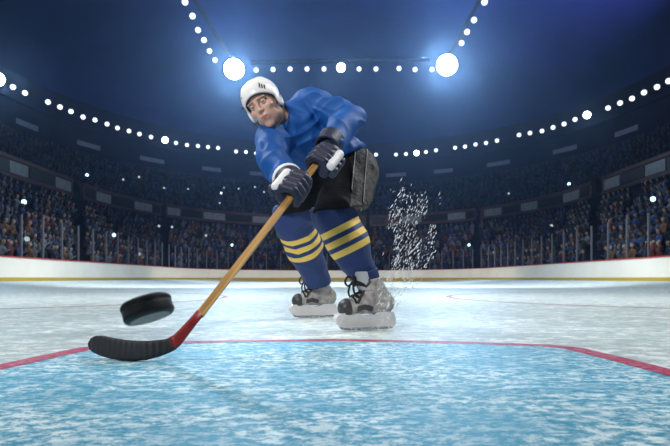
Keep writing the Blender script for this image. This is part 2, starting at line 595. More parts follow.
def nets(f, lo, hi, vox, project=True):
    """surface of f==0 as a quad mesh, evaluated only in blocks near the surface"""
    lo, hi = np.asarray(lo, float), np.asarray(hi, float)
    B = 8
    nb = np.ceil((hi - lo) / (vox * B)).astype(int)
    I = np.stack(np.meshgrid(*[np.arange(n) for n in nb], indexing='ij'), -1).reshape(-1, 3)
    cen = lo + (I + 0.5) * B * vox
    act = I[np.abs(f(cen)) < vox * B * 0.87 * 1.6]
    off = np.stack(np.meshgrid(*[np.arange(B + 1)] * 3, indexing='ij'), -1).reshape(-1, 3)
    N = nb * B + 2
    keys, verts, quads = [], [], []
    store = []
    for c0 in range(0, len(act), 250):
        blk = act[c0:c0 + 250]
        pts = lo + (blk[:, None, :] * B + off[None]) * vox
        val = f(pts.reshape(-1, 3)).reshape(len(blk), B + 1, B + 1, B + 1)
        val = np.where(val == 0, 1e-9, val)
        s = val < 0
        cs = [val[:, i:i + B, j:j + B, k:k + B] for i in (0, 1) for j in (0, 1) for k in (0, 1)]
        corners = np.stack(cs, -1)
        neg = (corners < 0).sum(-1)
        mix = (neg > 0) & (neg < 8)
        b, i, j, k = np.nonzero(mix)
        cv = corners[b, i, j, k]
        cp = np.array([(x, y, z) for x in (0, 1) for y in (0, 1) for z in (0, 1)], float)
        acc = np.zeros((len(b), 3)); cnt = np.zeros(len(b))
        for e0 in range(8):
            for bit in (1, 2, 4):
                e1 = e0 | bit
                if e1 == e0: continue
                v0, v1 = cv[:, e0], cv[:, e1]
                m = (v0 < 0) != (v1 < 0)
                t = np.where(m, v0 / np.where(m, v0 - v1, 1), 0)
                acc += np.where(m[:, None], cp[e0] + t[:, None] * (cp[e1] - cp[e0]), 0)
                cnt += m
        g = blk[b] * B + np.stack([i, j, k], -1)
        verts.append(lo + (g + acc / cnt[:, None]) * vox)
        keys.append((g[:, 0] * N[1] + g[:, 1]) * N[2] + g[:, 2])
        for ax in range(3):
            sl0 = s[:, :B, :B, :B]
            d = [0, 0, 0]; d[ax] = 1
            sl1 = s[:, d[0]:B + d[0], d[1]:B + d[1], d[2]:B + d[2]]
            b2, i2, j2, k2 = np.nonzero(sl0 != sl1)
            gg = blk[b2] * B + np.stack([i2, j2, k2], -1)
            store.append((ax, gg, sl0[b2, i2, j2, k2]))
    verts = np.concatenate(verts); keys = np.concatenate(keys)
    order = np.argsort(keys); keys = keys[order]; verts = verts[order]
    faces = []
    for ax, gg, inside in store:
        u = np.zeros(3, int); u[(ax + 1) % 3] = 1
        w = np.zeros(3, int); w[(ax + 2) % 3] = 1
        ids = []
        ok = np.ones(len(gg), bool)
        for dlt in (np.zeros(3, int), -u, -u - w, -w):
            q = gg + dlt
            kk = (q[:, 0] * N[1] + q[:, 1]) * N[2] + q[:, 2]
            ix = np.minimum(np.searchsorted(keys, kk), len(keys) - 1)
            ok &= (keys[ix] == kk) & (q >= 0).all(1)
            ids.append(ix)
        fq = np.stack(ids, -1)
        fq[~inside] = fq[~inside][:, ::-1]
        faces.append(fq[ok])
    faces = np.concatenate(faces)
    if project:
        e = vox * 0.3
        for _ in range(2):
            v0 = f(verts)
            g = np.stack([f(verts + np.eye(3)[a] * e) - f(verts - np.eye(3)[a] * e) for a in range(3)], -1) / (2 * e)
            gn = np.maximum(vlen(g), 0.3)
            step = np.clip(v0 / gn, -vox, vox)
            verts = verts - (g / gn[:, None]) * step[:, None] * 0.8
    return verts, faces


# ------------------------------------------------------------------ lamps
M_LENS = emat('lamp_lens', (0.88, 0.95, 1.0), 1.6)
M_BIGLENS = emat('floodlight_lens', (0.92, 0.97, 1.0), 14.0)
M_HOUSE = pmat('lamp_housing', (0.05, 0.055, 0.07), 0.5, metal=0.5)
LAMPZ, TRUSSZ = 15.8, 20.0


def lamp_mesh(name, r, lens):
    v1, f1 = lathe([(0, r * 0.9), (r * 0.5, r * 0.85), (r * 0.95, r * 0.2), (r * 1.06, 0.0), (r * 0.98, -0.02)], (0, 0, 0), (0, 0, 1), 20)
    v2, f2 = lathe([(r * 0.98, -0.02), (r * 0.7, -r * 0.28), (0, -r * 0.42)], (0, 0, 0), (0, 0, 1), 20)
    V, Fc = merge([(v1, f1), (v2, f2)])
    o = mesh_obj(name, V, Fc, [M_HOUSE, lens], smooth=True, midx=[0] * len(f1) + [1] * len(f2))
    return o


def lamp_at(px, py, z):
    d = (z - CAMH) * F / (HORIZON - py)
    return P(px, py, d)


def aim(o, loc, tgt):
    o.location = [float(c) for c in loc]
    o.rotation_euler = (Vector([float(c) for c in tgt]) - o.location).to_track_quat('-Z', 'Y').to_euler()


AIM = (0, 4.0, 0.0)
ringL = [(13, 87), (25, 93), (48, 102), (60, 107), (71, 111.5), (83, 117), (95, 120), (107, 124), (117.5, 128), (129, 131), (139.5, 134), (151, 137),
         (176, 143), (187, 145), (198, 146), (208, 147), (218, 148), (236, 151.5), (246, 152), (256, 153.3), (271, 154), (283, 154.4)]
ringR = [(376, 154.6), (396, 154.6), (406, 154), (426, 152), (436, 150.3), (455, 147.7), (465, 146.6), (475.5, 144.5), (486, 143), (497, 140.6),
         (519, 135), (530, 133), (542, 131), (553, 127.5), (564, 124), (575, 119.5), (608, 108), (620, 103), (632, 98.5), (644, 92.5), (657, 87), (668.5, 81)]
truss = [(185, 2, 'left arm'), (192.5, 16, 'left arm'), (198, 30, 'left arm'), (204, 40, 'left arm'), (209.5, 51, 'left arm'), (215, 60, 'left arm'),
         (256, 70, 'cross bar'), (273, 69.5, 'cross bar'), (290, 69, 'cross bar'), (307, 69, 'cross bar'), (324, 69, 'cross bar'), (359, 69, 'cross bar'),
         (376, 69, 'cross bar'), (399, 68.5, 'cross bar'), (415, 69.5, 'cross bar'), (432, 69.5, 'cross bar'),
         (461.5, 43, 'right arm'), (467, 32, 'right arm'), (474, 20, 'right arm'), (484.5, 2, 'right arm')]
proto = lamp_mesh('round_lamp', 0.23, M_LENS)
first = True


def put_lamp(loc, tgt, label, group):
    global first
    if first:
        o = proto; first = False
    else:
        o = proto.copy(); COL.objects.link(o)
    aim(o, loc, tgt)
    tag(o, label, 'lamp', group)


for (x, y) in ringL:
    put_lamp(lamp_at(x, y, LAMPZ), AIM, 'small round lamp in the row below the roof on the left-hand side', 'left-hand row of lamps below the roof')
for (x, y) in ringR:
    put_lamp(lamp_at(x, y, LAMPZ), AIM, 'small round lamp in the row below the roof on the right-hand side', 'right-hand row of lamps below the roof')
for (x, y, w) in truss:
    put_lamp(lamp_at(x, y, TRUSSZ), AIM, 'small round lamp on the %s of the hanging roof truss' % w, 'lamps on the %s of the truss' % w)

# the truss the upper lamps hang from
M_TRUSS = pmat('dark_truss', (0.006, 0.007, 0.014), 0.9, spec=0.05)
tl = [lamp_at(*q[:2], TRUSSZ) for q in truss]
FL, FR = lamp_at(234, 69, TRUSSZ), lamp_at(447, 65, TRUSSZ)
runs = [(tl[0] + [0, -8, 0], FL), (FL, FR), (FR, tl[-1] + [0, -8, 0])]
tp = []
nrm_ = lambda v_: v_ / np.linalg.norm(v_)
for a, b in runs:
    w0_ = nrm_(b - a); a = a + w0_ * 1.6 + np.array([0, 0, 0.42]); b = b - w0_ * 1.6 + np.array([0, 0, 0.42])
    u = (b - a) / np.linalg.norm(b - a)
    s_ = np.cross(u, (0, 0, 1.0)); s_ /= np.linalg.norm(s_)
    for dz in (0, 0.3):
        tp.append(box((a + b) / 2 + [0, 0, dz], u, s_, (0, 0, 1), np.linalg.norm(b - a) / 2, 0.05, 0.05))
    n = int(np.linalg.norm(b - a) / 1.0)
    for i in range(n):
        p0 = a + u * i + [0, 0, 0 if i % 2 else 0.3]; p1 = a + u * (i + 1) + [0, 0, 0.3 if i % 2 else 0]
        w_ = (p1 - p0) / np.linalg.norm(p1 - p0)
        tp.append(box((p0 + p1) / 2, w_, s_, np.cross(w_, s_), np.linalg.norm(p1 - p0) / 2, 0.025, 0.025))
V, Fc = merge(tp)
tag(mesh_obj('lighting_truss', V, Fc, M_TRUSS), 'dark three-sided lighting truss hanging under the roof', 'truss')

# floodlights
floods = [(-3, 79, LAMPZ, 0.55, 5200, 'large bright floodlight at the left end of the lamp row'),
          (165, 140, LAMPZ, 0.34, 900, 'medium floodlight in the left-hand lamp row above the second pale wall panel'),
          (234, 69, TRUSSZ, 0.95, 24000, 'large dazzling floodlight on the truss corner above the helmet'),
          (341, 67.5, TRUSSZ, 0.40, 2600, 'medium floodlight halfway along the cross bar of the truss'),
          (447, 65, TRUSSZ, 0.95, 24000, 'large dazzling floodlight on the right-hand truss corner'),
          (416.5, 153, LAMPZ, 0.32, 800, 'medium floodlight in the far lamp row just right of the skater'),
          (587, 115, LAMPZ, 0.34, 1200, 'medium floodlight in the right-hand lamp row')]
for (x, y, z, r, pw, lab) in floods:
    loc = lamp_at(x, y, z)
    root = empty('floodlight', loc)
    tag(root, lab, 'floodlight')
    rot = (Vector(AIM) - Vector(loc)).to_track_quat('-Z', 'Y').to_matrix()
    R_ = np.array(rot)
    v, f = lathe([(0, r * 0.9), (r * 0.55, r * 0.85), (r * 1.0, r * 0.2), (r * 1.12, 0.0), (r * 1.0, -0.03)], (0, 0, 0), (0, 0, 1), 28)
    mesh_obj('housing', np.array(v) @ R_.T + loc, f, M_HOUSE, root, smooth=True)
    v, f = lathe([(r * 1.0, -0.03), (r * 0.7, -r * 0.3), (0, -r * 0.45)], (0, 0, 0), (0, 0, 1), 28)
    mesh_obj('lens', np.array(v) @ R_.T + loc, f, M_BIGLENS, root, smooth=True)
    dirv = (np.array(AIM) - loc); dirv /= np.linalg.norm(dirv)
    l = add_light('floodlight_beam', 'SPOT', loc + dirv * (r * 0.45 + 0.1), AIM, pw * (1.1 if z == TRUSSZ else 0.6), (0.46, 0.72, 1.0), 1.6, 84, 1.0)
    if z == TRUSSZ:
        add_light('floodlight_spill', 'POINT', loc + np.array([0, 0, 1.7]), None, pw * 0.03, (0.50, 0.72, 1.0), 0.3)
# unseen uplight added to wash the roof violet at the right
add_light('violet_uplight', 'SPOT', (23, 36, 13.5), (14, 46, 23), 30000, (0.62, 0.50, 1.0), 0.4, 95, 0.9)
add_light('blue_uplight', 'SPOT', (0, 62, 13.0), (0, 52, 25), 500, (0.45, 0.62, 1.0), 0.4, 140, 0.9)

# ------------------------------------------------------------------ spectators
def seated_sdf(p, v):
    lean, armk, turn = v
    sh = 0.46 + 0.0
    d = cone(p, (0, 0.02, 0.46), (0, -0.02 - lean, 0.82), 0.15, 0.155)                # torso (seat at z .42)
    d = smin(d, ell(p, (0, -0.02 - lean, 0.90), (0.20, 0.12, 0.10)), 0.06)
    d = smin(d, cone(p, (0, -0.03 - lean, 0.95), (0, -0.05 - lean, 1.08), 0.055, 0.05), 0.03)
    d = smin(d, ell(p, (turn * 0.02, -0.07 - lean, 1.17), (0.085, 0.105, 0.13)), 0.02)
    for s in (-1, 1):
        d = smin(d, cone(p, (s * 0.11, 0.0, 0.44), (s * 0.12, -0.38, 0.44), 0.10, 0.075), 0.04)
        d = smin(d, cone(p, (s * 0.12, -0.38, 0.44), (s * 0.11, -0.30, 0.06), 0.07, 0.05), 0.03)
        d = smin(d, cone(p, (s * 0.11, -0.30, 0.05), (s * 0.12, -0.40, 0.04), 0.045, 0.04), 0.02)
        sx = np.array([s * 0.20, -0.03 - lean, 0.88])
        if armk == 0:
            e, h = np.array([s * 0.235, -0.10 - lean, 0.60]), np.array([s * 0.10, -0.34, 0.53])
        elif armk == 1:
            e, h = np.array([s * 0.25, -0.14 - lean, 0.98]), np.array([s * 0.20, -0.16 - lean, 1.28])
        else:
            e, h = np.array([s * 0.24, -0.14 - lean, 0.64]), np.array([s * 0.04, -0.34 - lean, 0.80])
        d = smin(d, cone(p, sx, e, 0.065, 0.05), 0.03)
        d = smin(d, cone(p, e, h, 0.05, 0.04), 0.02)
    return d


def seated_cols(c, v):
    """0 top, 1 trousers, 2 skin, 3 hair for points c"""
    lean, armk, turn = v
    k = np.zeros(len(c), int)
    k[(c[:, 2] < 0.50)] = 1
    k[(c[:, 2] < 0.55) & (c[:, 1] < -0.16) & (np.abs(c[:, 0]) < 0.2)] = 1
    k[c[:, 2] > 1.03] = 2
    if armk == 1:
        k[(np.abs(c[:, 0]) > 0.14) & (c[:, 2] > 1.03)] = 0
        k[(np.abs(c[:, 0]) > 0.14) & (c[:, 2] > 1.22)] = 2
    hair = (np.abs(c[:, 0]) < 0.12) & (c[:, 2] > 1.08) & ((c[:, 1] > -0.07 - lean) | (c[:, 2] > 1.235))
    k[hair] = 3
    return k


TOPS = [(0.03, 0.045, 0.10), (0.02, 0.022, 0.035), (0.06, 0.08, 0.15), (0.20, 0.045, 0.045), (0.24, 0.25, 0.29), (0.025, 0.05, 0.19), (0.03, 0.035, 0.06),
        (0.22, 0.10, 0.05), (0.05, 0.055, 0.075), (0.14, 0.16, 0.22), (0.03, 0.07, 0.22), (0.045, 0.04, 0.08)]
SKINS = [(0.36, 0.23, 0.18), (0.28, 0.17, 0.125), (0.13, 0.08, 0.06), (0.40, 0.28, 0.23)]
HAIRS = [(0.02, 0.014, 0.01), (0.07, 0.04, 0.02), (0.20, 0.14, 0.07), (0.012, 0.012, 0.014)]
m_skin = [pmat('spectator_skin', c, 0.6) for c in SKINS]
m_hair = [pmat('spectator_hair', c, 0.7) for c in HAIRS]
m_trou = [pmat('spectator_trousers', c, 0.85) for c in ((0.02, 0.025, 0.05), (0.015, 0.015, 0.018), (0.06, 0.05, 0.045))]
poses = [(0.03, 0, 0), (0.10, 0, 1), (0.0, 2, -1), (0.05, 1, 0), (0.06, 2, 1), (-0.02, 0, -1)]
pose_mesh = []
for v in poses:
    pose_mesh.append(nets(lambda p: seated_sdf(p, v), (-0.45, -0.62, -0.03), (0.45, 0.25, 1.45), 0.03, True))
spect_me = []
for i, tc_ in enumerate([tuple(c * 0.75 for c in q) for q in TOPS]):
    v = poses[i % len(poses)]
    Vv, Ff = pose_mesh[i % len(poses)]
    cols = seated_cols(Vv[Ff].mean(1), v)
    o = mesh_obj('spectator_mesh', Vv, Ff, [pmat('spectator_top', tc_, 0.85, noise=0.2, nscale=6), m_trou[i % 3], m_skin[i % 4], m_hair[(i * 3 + 1) % 4]], smooth=True, midx=cols)
    spect_me.append(o.data)
    bpy.data.objects.remove(o)

seats = []          # (x, y, z, heading, tier)
for tier, rows in ((0, LOWER), (1, UPPER)):
    for r, (o_, z_) in enumerate(rows):
        ap = arc_params(o_, 0.66, 0.03, 0.97)
        for p in ap:
            if RNG.random() < 0.10: continue
            q = pos(o_, p)
            if abs(q[0]) / q[1] * F > 760: continue
            # keep the stair aisles clear
            if tier == 0 and any(abs(px_of(q) - g) < 240 / q[1] for g in (78, 164, 368, 478, 597)): continue
            t, n = normal_at(o_, p)
            ang = math.atan2(n[0], -n[1])   # the mesh faces -Y; inward is -n
            seats.append((q[0] + RNG.normal(0, 0.03), q[1] + RNG.normal(0, 0.03), z_ - 0.0, math.atan2(-n[0], n[1]) , tier, r))
seats = np.array(seats)
dist = seats[:, 1] + 0.0
cand = np.where((seats[:, 4] == 0) & (np.abs(seats[:, 0]) / seats[:, 1] * F < 340))[0]
order = cand[np.argsort(seats[cand, 1])][:300]
solo = set(order.tolist())
for i in order:
    x, y, z, h, tier, r = seats[i]
    o = bpy.data.objects.new('person', spect_me[int(RNG.integers(len(spect_me)))])
    COL.objects.link(o)
    o.location = (x, y, z)
    o.rotation_euler = (0, 0, h + RNG.normal(0, 0.12))
    s = 0.90 + 0.08 * RNG.random()
    o.scale = (s, s, s)
    side = 'left-hand' if x < 0 else 'right-hand'
    tag(o, 'spectator seated in the lower stand near the %s end of the glass' % side, 'person', 'spectators in the nearer %s lower stand' % side)

# everyone else further away: one crowd
low = []
for v in poses[:4]:
    Vv, Ff = nets(lambda p: seated_sdf(p, v), (-0.45, -0.62, -0.03), (0.45, 0.25, 1.45), 0.075, True)
    low.append((Vv, Ff, seated_cols(Vv, v)))
M_CROWD = bpy.data.materials.new('crowd_dimmed_tones')
M_CROWD.use_nodes = True
at = M_CROWD.node_tree.nodes.new('ShaderNodeAttribute'); at.attribute_name = 'tone'
M_CROWD.node_tree.links.new(at.outputs['Color'], M_CROWD.node_tree.nodes['Principled BSDF'].inputs['Base Color'])
M_CROWD.node_tree.nodes['Principled BSDF'].inputs['Roughness'].default_value = 0.9
for tier, nm, lab in ((0, 'crowd', 'dense crowd filling the far part of the lower stand'), (1, 'crowd', 'dense crowd filling the upper stand')):
    VV, FF, CC = [], [], []
    k = 0
    for i in range(len(seats)):
        if i in solo or seats[i, 4] != tier: continue
        x, y, z, h, _, r = seats[i]
        Vv, Ff, kc = low[int(RNG.integers(4))]
        c, s = math.cos(h), math.sin(h)
        sc_ = 0.95 + 0.12 * RNG.random()
        W = Vv * sc_
        W = np.stack([W[:, 0] * c - W[:, 1] * s + x, W[:, 0] * s + W[:, 1] * c + y, W[:, 2] + z], -1)
        pal = np.array([TOPS[int(RNG.integers(len(TOPS)))], (0.02, 0.022, 0.035), SKINS[int(RNG.integers(4))], HAIRS[int(RNG.integers(4))]])
        VV.append(W); FF.append(Ff + k); CC.append(pal[kc] * ((0.42, 0.44, 0.60) if tier == 0 else (0.20, 0.22, 0.36))); k += len(W)  # palettes dimmed and blued by tier, painting in the dark of the stands
    VV, FF, CC = np.concatenate(VV), np.concatenate(FF), np.concatenate(CC)
    me = bpy.data.meshes.new('crowd')
    me.vertices.add(len(VV)); me.vertices.foreach_set('co', VV.ravel())
    me.loops.add(FF.size); me.loops.foreach_set('vertex_index', FF.ravel().astype(np.int32))
    me.polygons.add(len(FF)); me.polygons.foreach_set('loop_start', (np.arange(len(FF)) * 4).astype(np.int32))
    me.polygons.foreach_set('loop_total', np.full(len(FF), 4, dtype=np.int32))
    me.update(calc_edges=True)
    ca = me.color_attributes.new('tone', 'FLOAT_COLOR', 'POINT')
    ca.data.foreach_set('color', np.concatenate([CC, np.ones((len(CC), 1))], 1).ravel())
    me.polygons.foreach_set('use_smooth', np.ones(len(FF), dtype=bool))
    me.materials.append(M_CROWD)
    o = bpy.data.objects.new(nm, me); COL.objects.link(o)
    tag(o, lab, 'crowd', kind='stuff')

# camera flashes held up in the crowd
M_FLASH = emat('flash_white', (0.72, 0.80, 0.86), 0.75)
M_FLASHB = emat('flash_blue', (0.45, 0.78, 0.95), 3.5)


def offset_of(x, y):
    if y <= YC: return abs(x) - RA
    lo_, hi_ = -8.0, 25.0
    for _ in range(40):
        m_ = (lo_ + hi_) / 2
        if (x / (RA + m_)) ** 2 + ((y - YC) / (RB + m_)) ** 2 > 1: lo_ = m_
        else: hi_ = m_
    return lo_


def on_stand(px, py):
    for d in np.arange(20, 80, 0.1):
        q = P(px, py, d)
        o_ = offset_of(q[0], q[1])
        if py > 222 - 0 and 1.2 < o_ < 6.7:
            zz = np.interp(o_, [r[0] for r in LOWER], [r[1] for r in LOWER]) + 1.28
            if q[2] <= zz: return q
        if o_ >= 7.5 and o_ < 14.2:
            zz = np.interp(o_, [r[0] for r in UPPER], [r[1] for r in UPPER]) + 1.28
            if q[2] <= zz: return q
    return None


def on_lower(px, py):
    best = None
    for d in np.arange(20, 70, 0.1):
        q = P(px, py, d)
        o_ = offset_of(q[0], q[1])
        if 1.2 < o_ < 6.6:
            zz = np.interp(o_, [r[0] for r in LOWER], [r[1] for r in LOWER]) + 1.28
            if q[2] <= zz: return q
    return on_stand(px, py)


flashes = [(87, 175, 1, 0), (24, 202, 1, 1), (114, 235, 1, 1), (221, 193, 1, 0), (232, 245, 1, 1), (469, 245, 1, 1), (569, 184, 1, 0), (653, 199, 1, 1),
           (123, 179.5, 0, 0), (139, 177, 0, 0), (164, 188, 0, 0), (131, 198, 0, 0), (159, 226, 0, 1), (139, 254, 0, 1), (27, 239, 0, 1), (188, 189, 0, 0), (219.6, 203, 0, 0),
           (206, 235.5, 0, 1), (224, 188, 0, 0), (238.6, 188.6, 0, 0), (255, 187, 0, 0), (264, 192, 0, 0), (172, 227, 0, 1), (508.6, 193.5, 0, 0),
           (407.6, 196, 0, 0), (422, 195, 0, 0), (494, 252.6, 0, 1), (551.5, 225.7, 0, 1)]
vs, fs = lathe([(0, 0.11), (0.078, 0.078), (0.11, 0), (0.078, -0.078), (0, -0.11)], (0, 0, 0), (0, 0, 1), 12)
fme = {}
for b in (0, 1):
    k = 1.2 if b else 1.05
    o = mesh_obj('camera_flash', np.array(vs) * k, fs, M_FLASHB if b else M_FLASH, smooth=True)
    fme[b] = o.data
    bpy.data.objects.remove(o)
for (x, y, b, lw_) in flashes:
    q = on_lower(x, y) if lw_ else on_stand(x, y)
    if q is None: continue
    o = bpy.data.objects.new('camera_flash', fme[b]); COL.objects.link(o)
    o.location = [float(c) for c in q]
    st = 'lower' if lw_ else 'upper'
    side = 'left-hand' if x < 300 else 'right-hand'
    if b: tag(o, 'bright bluish camera flash in the crowd of the %s %s stand' % (side, st), 'flash', 'bright flashes in the %s %s stand' % (side, st))
    else: tag(o, 'faint white camera flash in the crowd of the %s %s stand' % (side, st), 'flash', 'faint flashes in the %s %s stand' % (side, st))

# ------------------------------------------------------------------ the skater
def nrm(v):
    v = np.asarray(v, float)
    return v / np.linalg.norm(v)


_perm = np.random.default_rng(3).random((32, 32, 32))


def vnoise(p):
    q = np.floor(p).astype(int)
    f_ = p - q
    f_ = f_ * f_ * (3 - 2 * f_)
    r = 0
    for i in (0, 1):
        for j in (0, 1):
            for k in (0, 1):
                w = (f_[:, 0] if i else 1 - f_[:, 0]) * (f_[:, 1] if j else 1 - f_[:, 1]) * (f_[:, 2] if k else 1 - f_[:, 2])
                r = r + w * _perm[(q[:, 0] + i) % 32, (q[:, 1] + j) % 32, (q[:, 2] + k) % 32]
    return r


def frame(ax, ref):
    """rows: u (ax), v, w"""
    u = nrm(ax); w = nrm(np.cross(u, ref)); v = np.cross(w, u)
    return np.stack([u, v, w])


def surf(name, f, lo, hi, vox, mats, parent, idx=None, tone=None):
    V_, F_ = nets(f, lo, hi, vox)
    mi = None if idx is None else idx(V_[F_].mean(1))
    o = mesh_obj(name, V_, F_, mats, parent, smooth=True, midx=mi)
    if tone is not None:
        c = tone(V_)
        ca = o.data.color_attributes.new('tone', 'FLOAT_COLOR', 'POINT')
        ca.data.foreach_set('color', np.concatenate([c, np.ones((len(c), 1))], 1).ravel())
    return o


def tube(pts, r, seg=8, caps=True):
    pts = [np.asarray(q, float) for q in pts]
    rs = r if isinstance(r, (list, tuple)) else [r] * len(pts)
    V, Fc = [], []
    ref = None
    for i, q in enumerate(pts):
        t = nrm((pts[min(i + 1, len(pts) - 1)] - pts[max(i - 1, 0)]))
        if ref is None:
            ref = np.array([0, 0, 1.0]) if abs(t[2]) < 0.9 else np.array([1.0, 0, 0])
        u = nrm(ref - t * np.dot(ref, t)); ref = u
        w = np.cross(t, u)
        for k in range(seg):
            a = 2 * math.pi * k / seg
            V.append(tuple(q + (u * math.cos(a) + w * math.sin(a)) * rs[i]))
    for i in range(len(pts) - 1):
        for k in range(seg):
            k2 = (k + 1) % seg
            Fc.append((i * seg + k, i * seg + k2, (i + 1) * seg + k2, (i + 1) * seg + k))
    if caps:
        Fc.append(tuple(range(seg - 1, -1, -1)))
        n = (len(pts) - 1) * seg
        Fc.append(tuple(range(n, n + seg)))
    return V, Fc


def spline(pts, n=6):
    pts = [np.asarray(q, float) for q in pts]
    P_ = [2 * pts[0] - pts[1]] + pts + [2 * pts[-1] - pts[-2]]
    out = []
    for i in range(1, len(P_) - 2):
        for k in range(n):
            t = k / n
            a, b, c, d = P_[i - 1], P_[i], P_[i + 1], P_[i + 2]
            out.append(0.5 * (2 * b + (c - a) * t + (2 * a - 5 * b + 4 * c - d) * t * t + (3 * b - a - 3 * c + d) * t ** 3))
    out.append(pts[-1])
    return out


def skate_ankle(px, py, fwd):
    g_ = G(px, py); f_ = nrm(fwd)
    return np.array([g_[0], g_[1], 0.175]) - f_ * 0.045


# joints (left = his left, at the right of the picture)
HC = P(263.5, 102, 3.15)
NB = P(286, 121, 3.28)
CH = P(299, 131, 3.34)
BE = P(326, 149, 3.44)
PE = P(342, 170, 3.52)
SHL, ELL_, WRL = P(308, 106, 3.36), P(348, 120, 3.18), P(331, 141, 2.97)
SHR, ELR, WRR = P(275, 137, 3.24), P(270.5, 160, 3.02), P(288, 179, 2.78)
HIL, KNL, ANL = P(351, 176, 3.50), P(334, 215, 3.24), skate_ankle(369, 330, (-1, -0.46, 0))
HIR, KNR, ANR = P(327, 178, 3.56), P(294, 221, 3.92), skate_ankle(316.5, 317.5, (-1, -0.42, 0))

# stick line
STK_LO, STK_HI = P(199.5, 315, 2.12), P(323, 156, 2.90)
SDIR = nrm(STK_HI - STK_LO)


def on_shaft(py):
    """point of the shaft seen at image row py"""
    lo_, hi_ = 0.0, 1.0
    for _ in range(50):
        m_ = (lo_ + hi_) / 2
        q = STK_LO + (STK_HI - STK_LO) * m_
        y_ = HORIZON - (q[2] - CAMH) / q[1] * F
        if y_ > py: lo_ = m_
        else: hi_ = m_
    return STK_LO + (STK_HI - STK_LO) * lo_


GL, GR = on_shaft(160), on_shaft(191)

# head frame
HU = nrm((-0.51, -0.20, 0.84))
HF = np.array([-0.36, -0.93, -0.04]); HF = nrm(HF - HU * np.dot(HF, HU))
HR = np.cross(HF, HU)            # picture right
RH = np.stack([HR, HF, HU])
HS = 1.04


for _ in range(6):               # bring the point between the eyes to its place
    e_ = HC + (np.array([0, 0.09, 0.006]) * HS) @ RH
    HC = HC + P(257.6, 104.6, e_[1]) - e_


def to_head(p):
    return ((p - HC) @ RH.T) / HS


def from_head(q):
    return HC + (np.asarray(q, float) * HS) @ RH


def head_local(q):
    ax = q.copy(); ax[:, 0] = np.abs(ax[:, 0])     # mirrored
    d = ell(q, (0, -0.012, 0.032), (0.077, 0.095, 0.090))
    d = smin(d, ell(q, (0, 0.030, -0.035), (0.062, 0.064, 0.078)), 0.025)
    d = smin(d, ell(q, (0, 0.030, -0.080), (0.045, 0.057, 0.038)), 0.02)
    d = smin(d, ell(q, (0, 0.074, -0.108), (0.021, 0.017, 0.016)), 0.018)       # chin
    d = smin(d, ell(ax, (0.051, 0.012, -0.072), (0.013, 0.030, 0.022)), 0.02)     # jaw corner
    d = smin(d, ell(ax, (0.047, 0.062, -0.020), (0.019, 0.020, 0.014)), 0.018)    # cheekbone
    d = smin(d, cone(ax, (0.010, 0.094, 0.0225), (0.046, 0.081, 0.0255), 0.0088, 0.008), 0.012)   # brow ridge
    d = smax(d, -ell(ax, (0.031, 0.107, 0.006), (0.016, 0.015, 0.0090)), 0.010)     # eye socket
    d = smin(d, cone(q, (0, 0.092, 0.016), (0, 0.1085, -0.024), 0.0078, 0.0098), 0.012)         # nose
    d = smin(d, ell(ax, (0.0100, 0.099, -0.028), (0.0080, 0.0095, 0.0070)), 0.006)
    d = smin(d, ell(q, (0, 0.082, -0.060), (0.028, 0.016, 0.020)), 0.015)         # muzzle
    d = np.minimum(d, ell(ax, (0.031, 0.0795, 0.006), (0.0118, 0.0118, 0.0118)))  # eyeball
    lid = ell(ax, (0.031, 0.0795, 0.0075), (0.0138, 0.0138, 0.0136))
    lid = np.maximum(lid, -(q[:, 2] - 0.0088 - 0.05 * (q[:, 1] - 0.09)))
    d = smin(d, lid, 0.003)
    lid2 = np.maximum(ell(ax, (0.031, 0.0795, 0.005), (0.0136, 0.0136, 0.0136)), q[:, 2] - 0.0004)
    d = smin(d, lid2, 0.003)
    d = smin(d, cone(ax, (0, 0.0985, -0.0575), (0.021, 0.0885, -0.0605), 0.0052, 0.003), 0.004)  # upper lip
    d = smin(d, cone(ax, (0, 0.0975, -0.0675), (0.018, 0.0885, -0.0650), 0.0058, 0.003), 0.004)  # lower lip
    d = smax(d, -cone(ax, (0, 0.1045, -0.0622), (0.024, 0.0930, -0.0628), 0.0022, 0.0012), 0.002)
    ear = np.maximum(ell(ax, (0.079, -0.012, -0.010), (0.012, 0.021, 0.033)), -ell(ax, (0.092, -0.008, -0.008), (0.009, 0.011, 0.019)))
    d = smin(d, ear, 0.006)
    return d


def body_sdf(p):
    d = cone(p, CH, BE, 0.125, 0.115)
    d = smin(d, cone(p, SHR * 0.9 + CH * 0.1, SHL * 0.9 + CH * 0.1, 0.065, 0.065), 0.08)
    d = smin(d, ell(p, PE, (0.13, 0.11, 0.11)), 0.05)
    d = smin(d, cone(p, BE, PE, 0.115, 0.12), 0.03)
    d = smin(d, cone(p, NB + nrm(CH - NB) * 0.02, HC - HU * 0.055 - HF * 0.018, 0.062, 0.054), 0.03)
    for a, b, c, r in ((SHL, ELL_, WRL, 1), (SHR, ELR, WRR, 1)):
        d = smin(d, cone(p, a, b, 0.058, 0.045), 0.03)
        d = smin(d, cone(p, b, c, 0.044, 0.030), 0.015)
    for w, g in ((WRL, GL), (WRR, GR)):          # palm and five fingers closed on the shaft, inside the gloves
        m = w * 0.35 + g * 0.65
        d = smin(d, cone(p, w, m, 0.030, 0.030), 0.015)
    for a, b, c in ((HIL, KNL, ANL), (HIR, KNR, ANR)):
        d = smin(d, cone(p, a, b, 0.085, 0.06), 0.04)
        d = smin(d, cone(p, b, b * 0.6 + c * 0.4, 0.058, 0.060), 0.02)
        d = smin(d, cone(p, b * 0.6 + c * 0.4, c, 0.058, 0.028), 0.02)
    m = np.einsum('ij,ij->i', p - HC, p - HC) < 0.27 ** 2
    if m.any():
        h = head_local(to_head(p[m])) * HS
        d = d.copy(); d[m] = smin(d[m], h, 0.012)
    return d


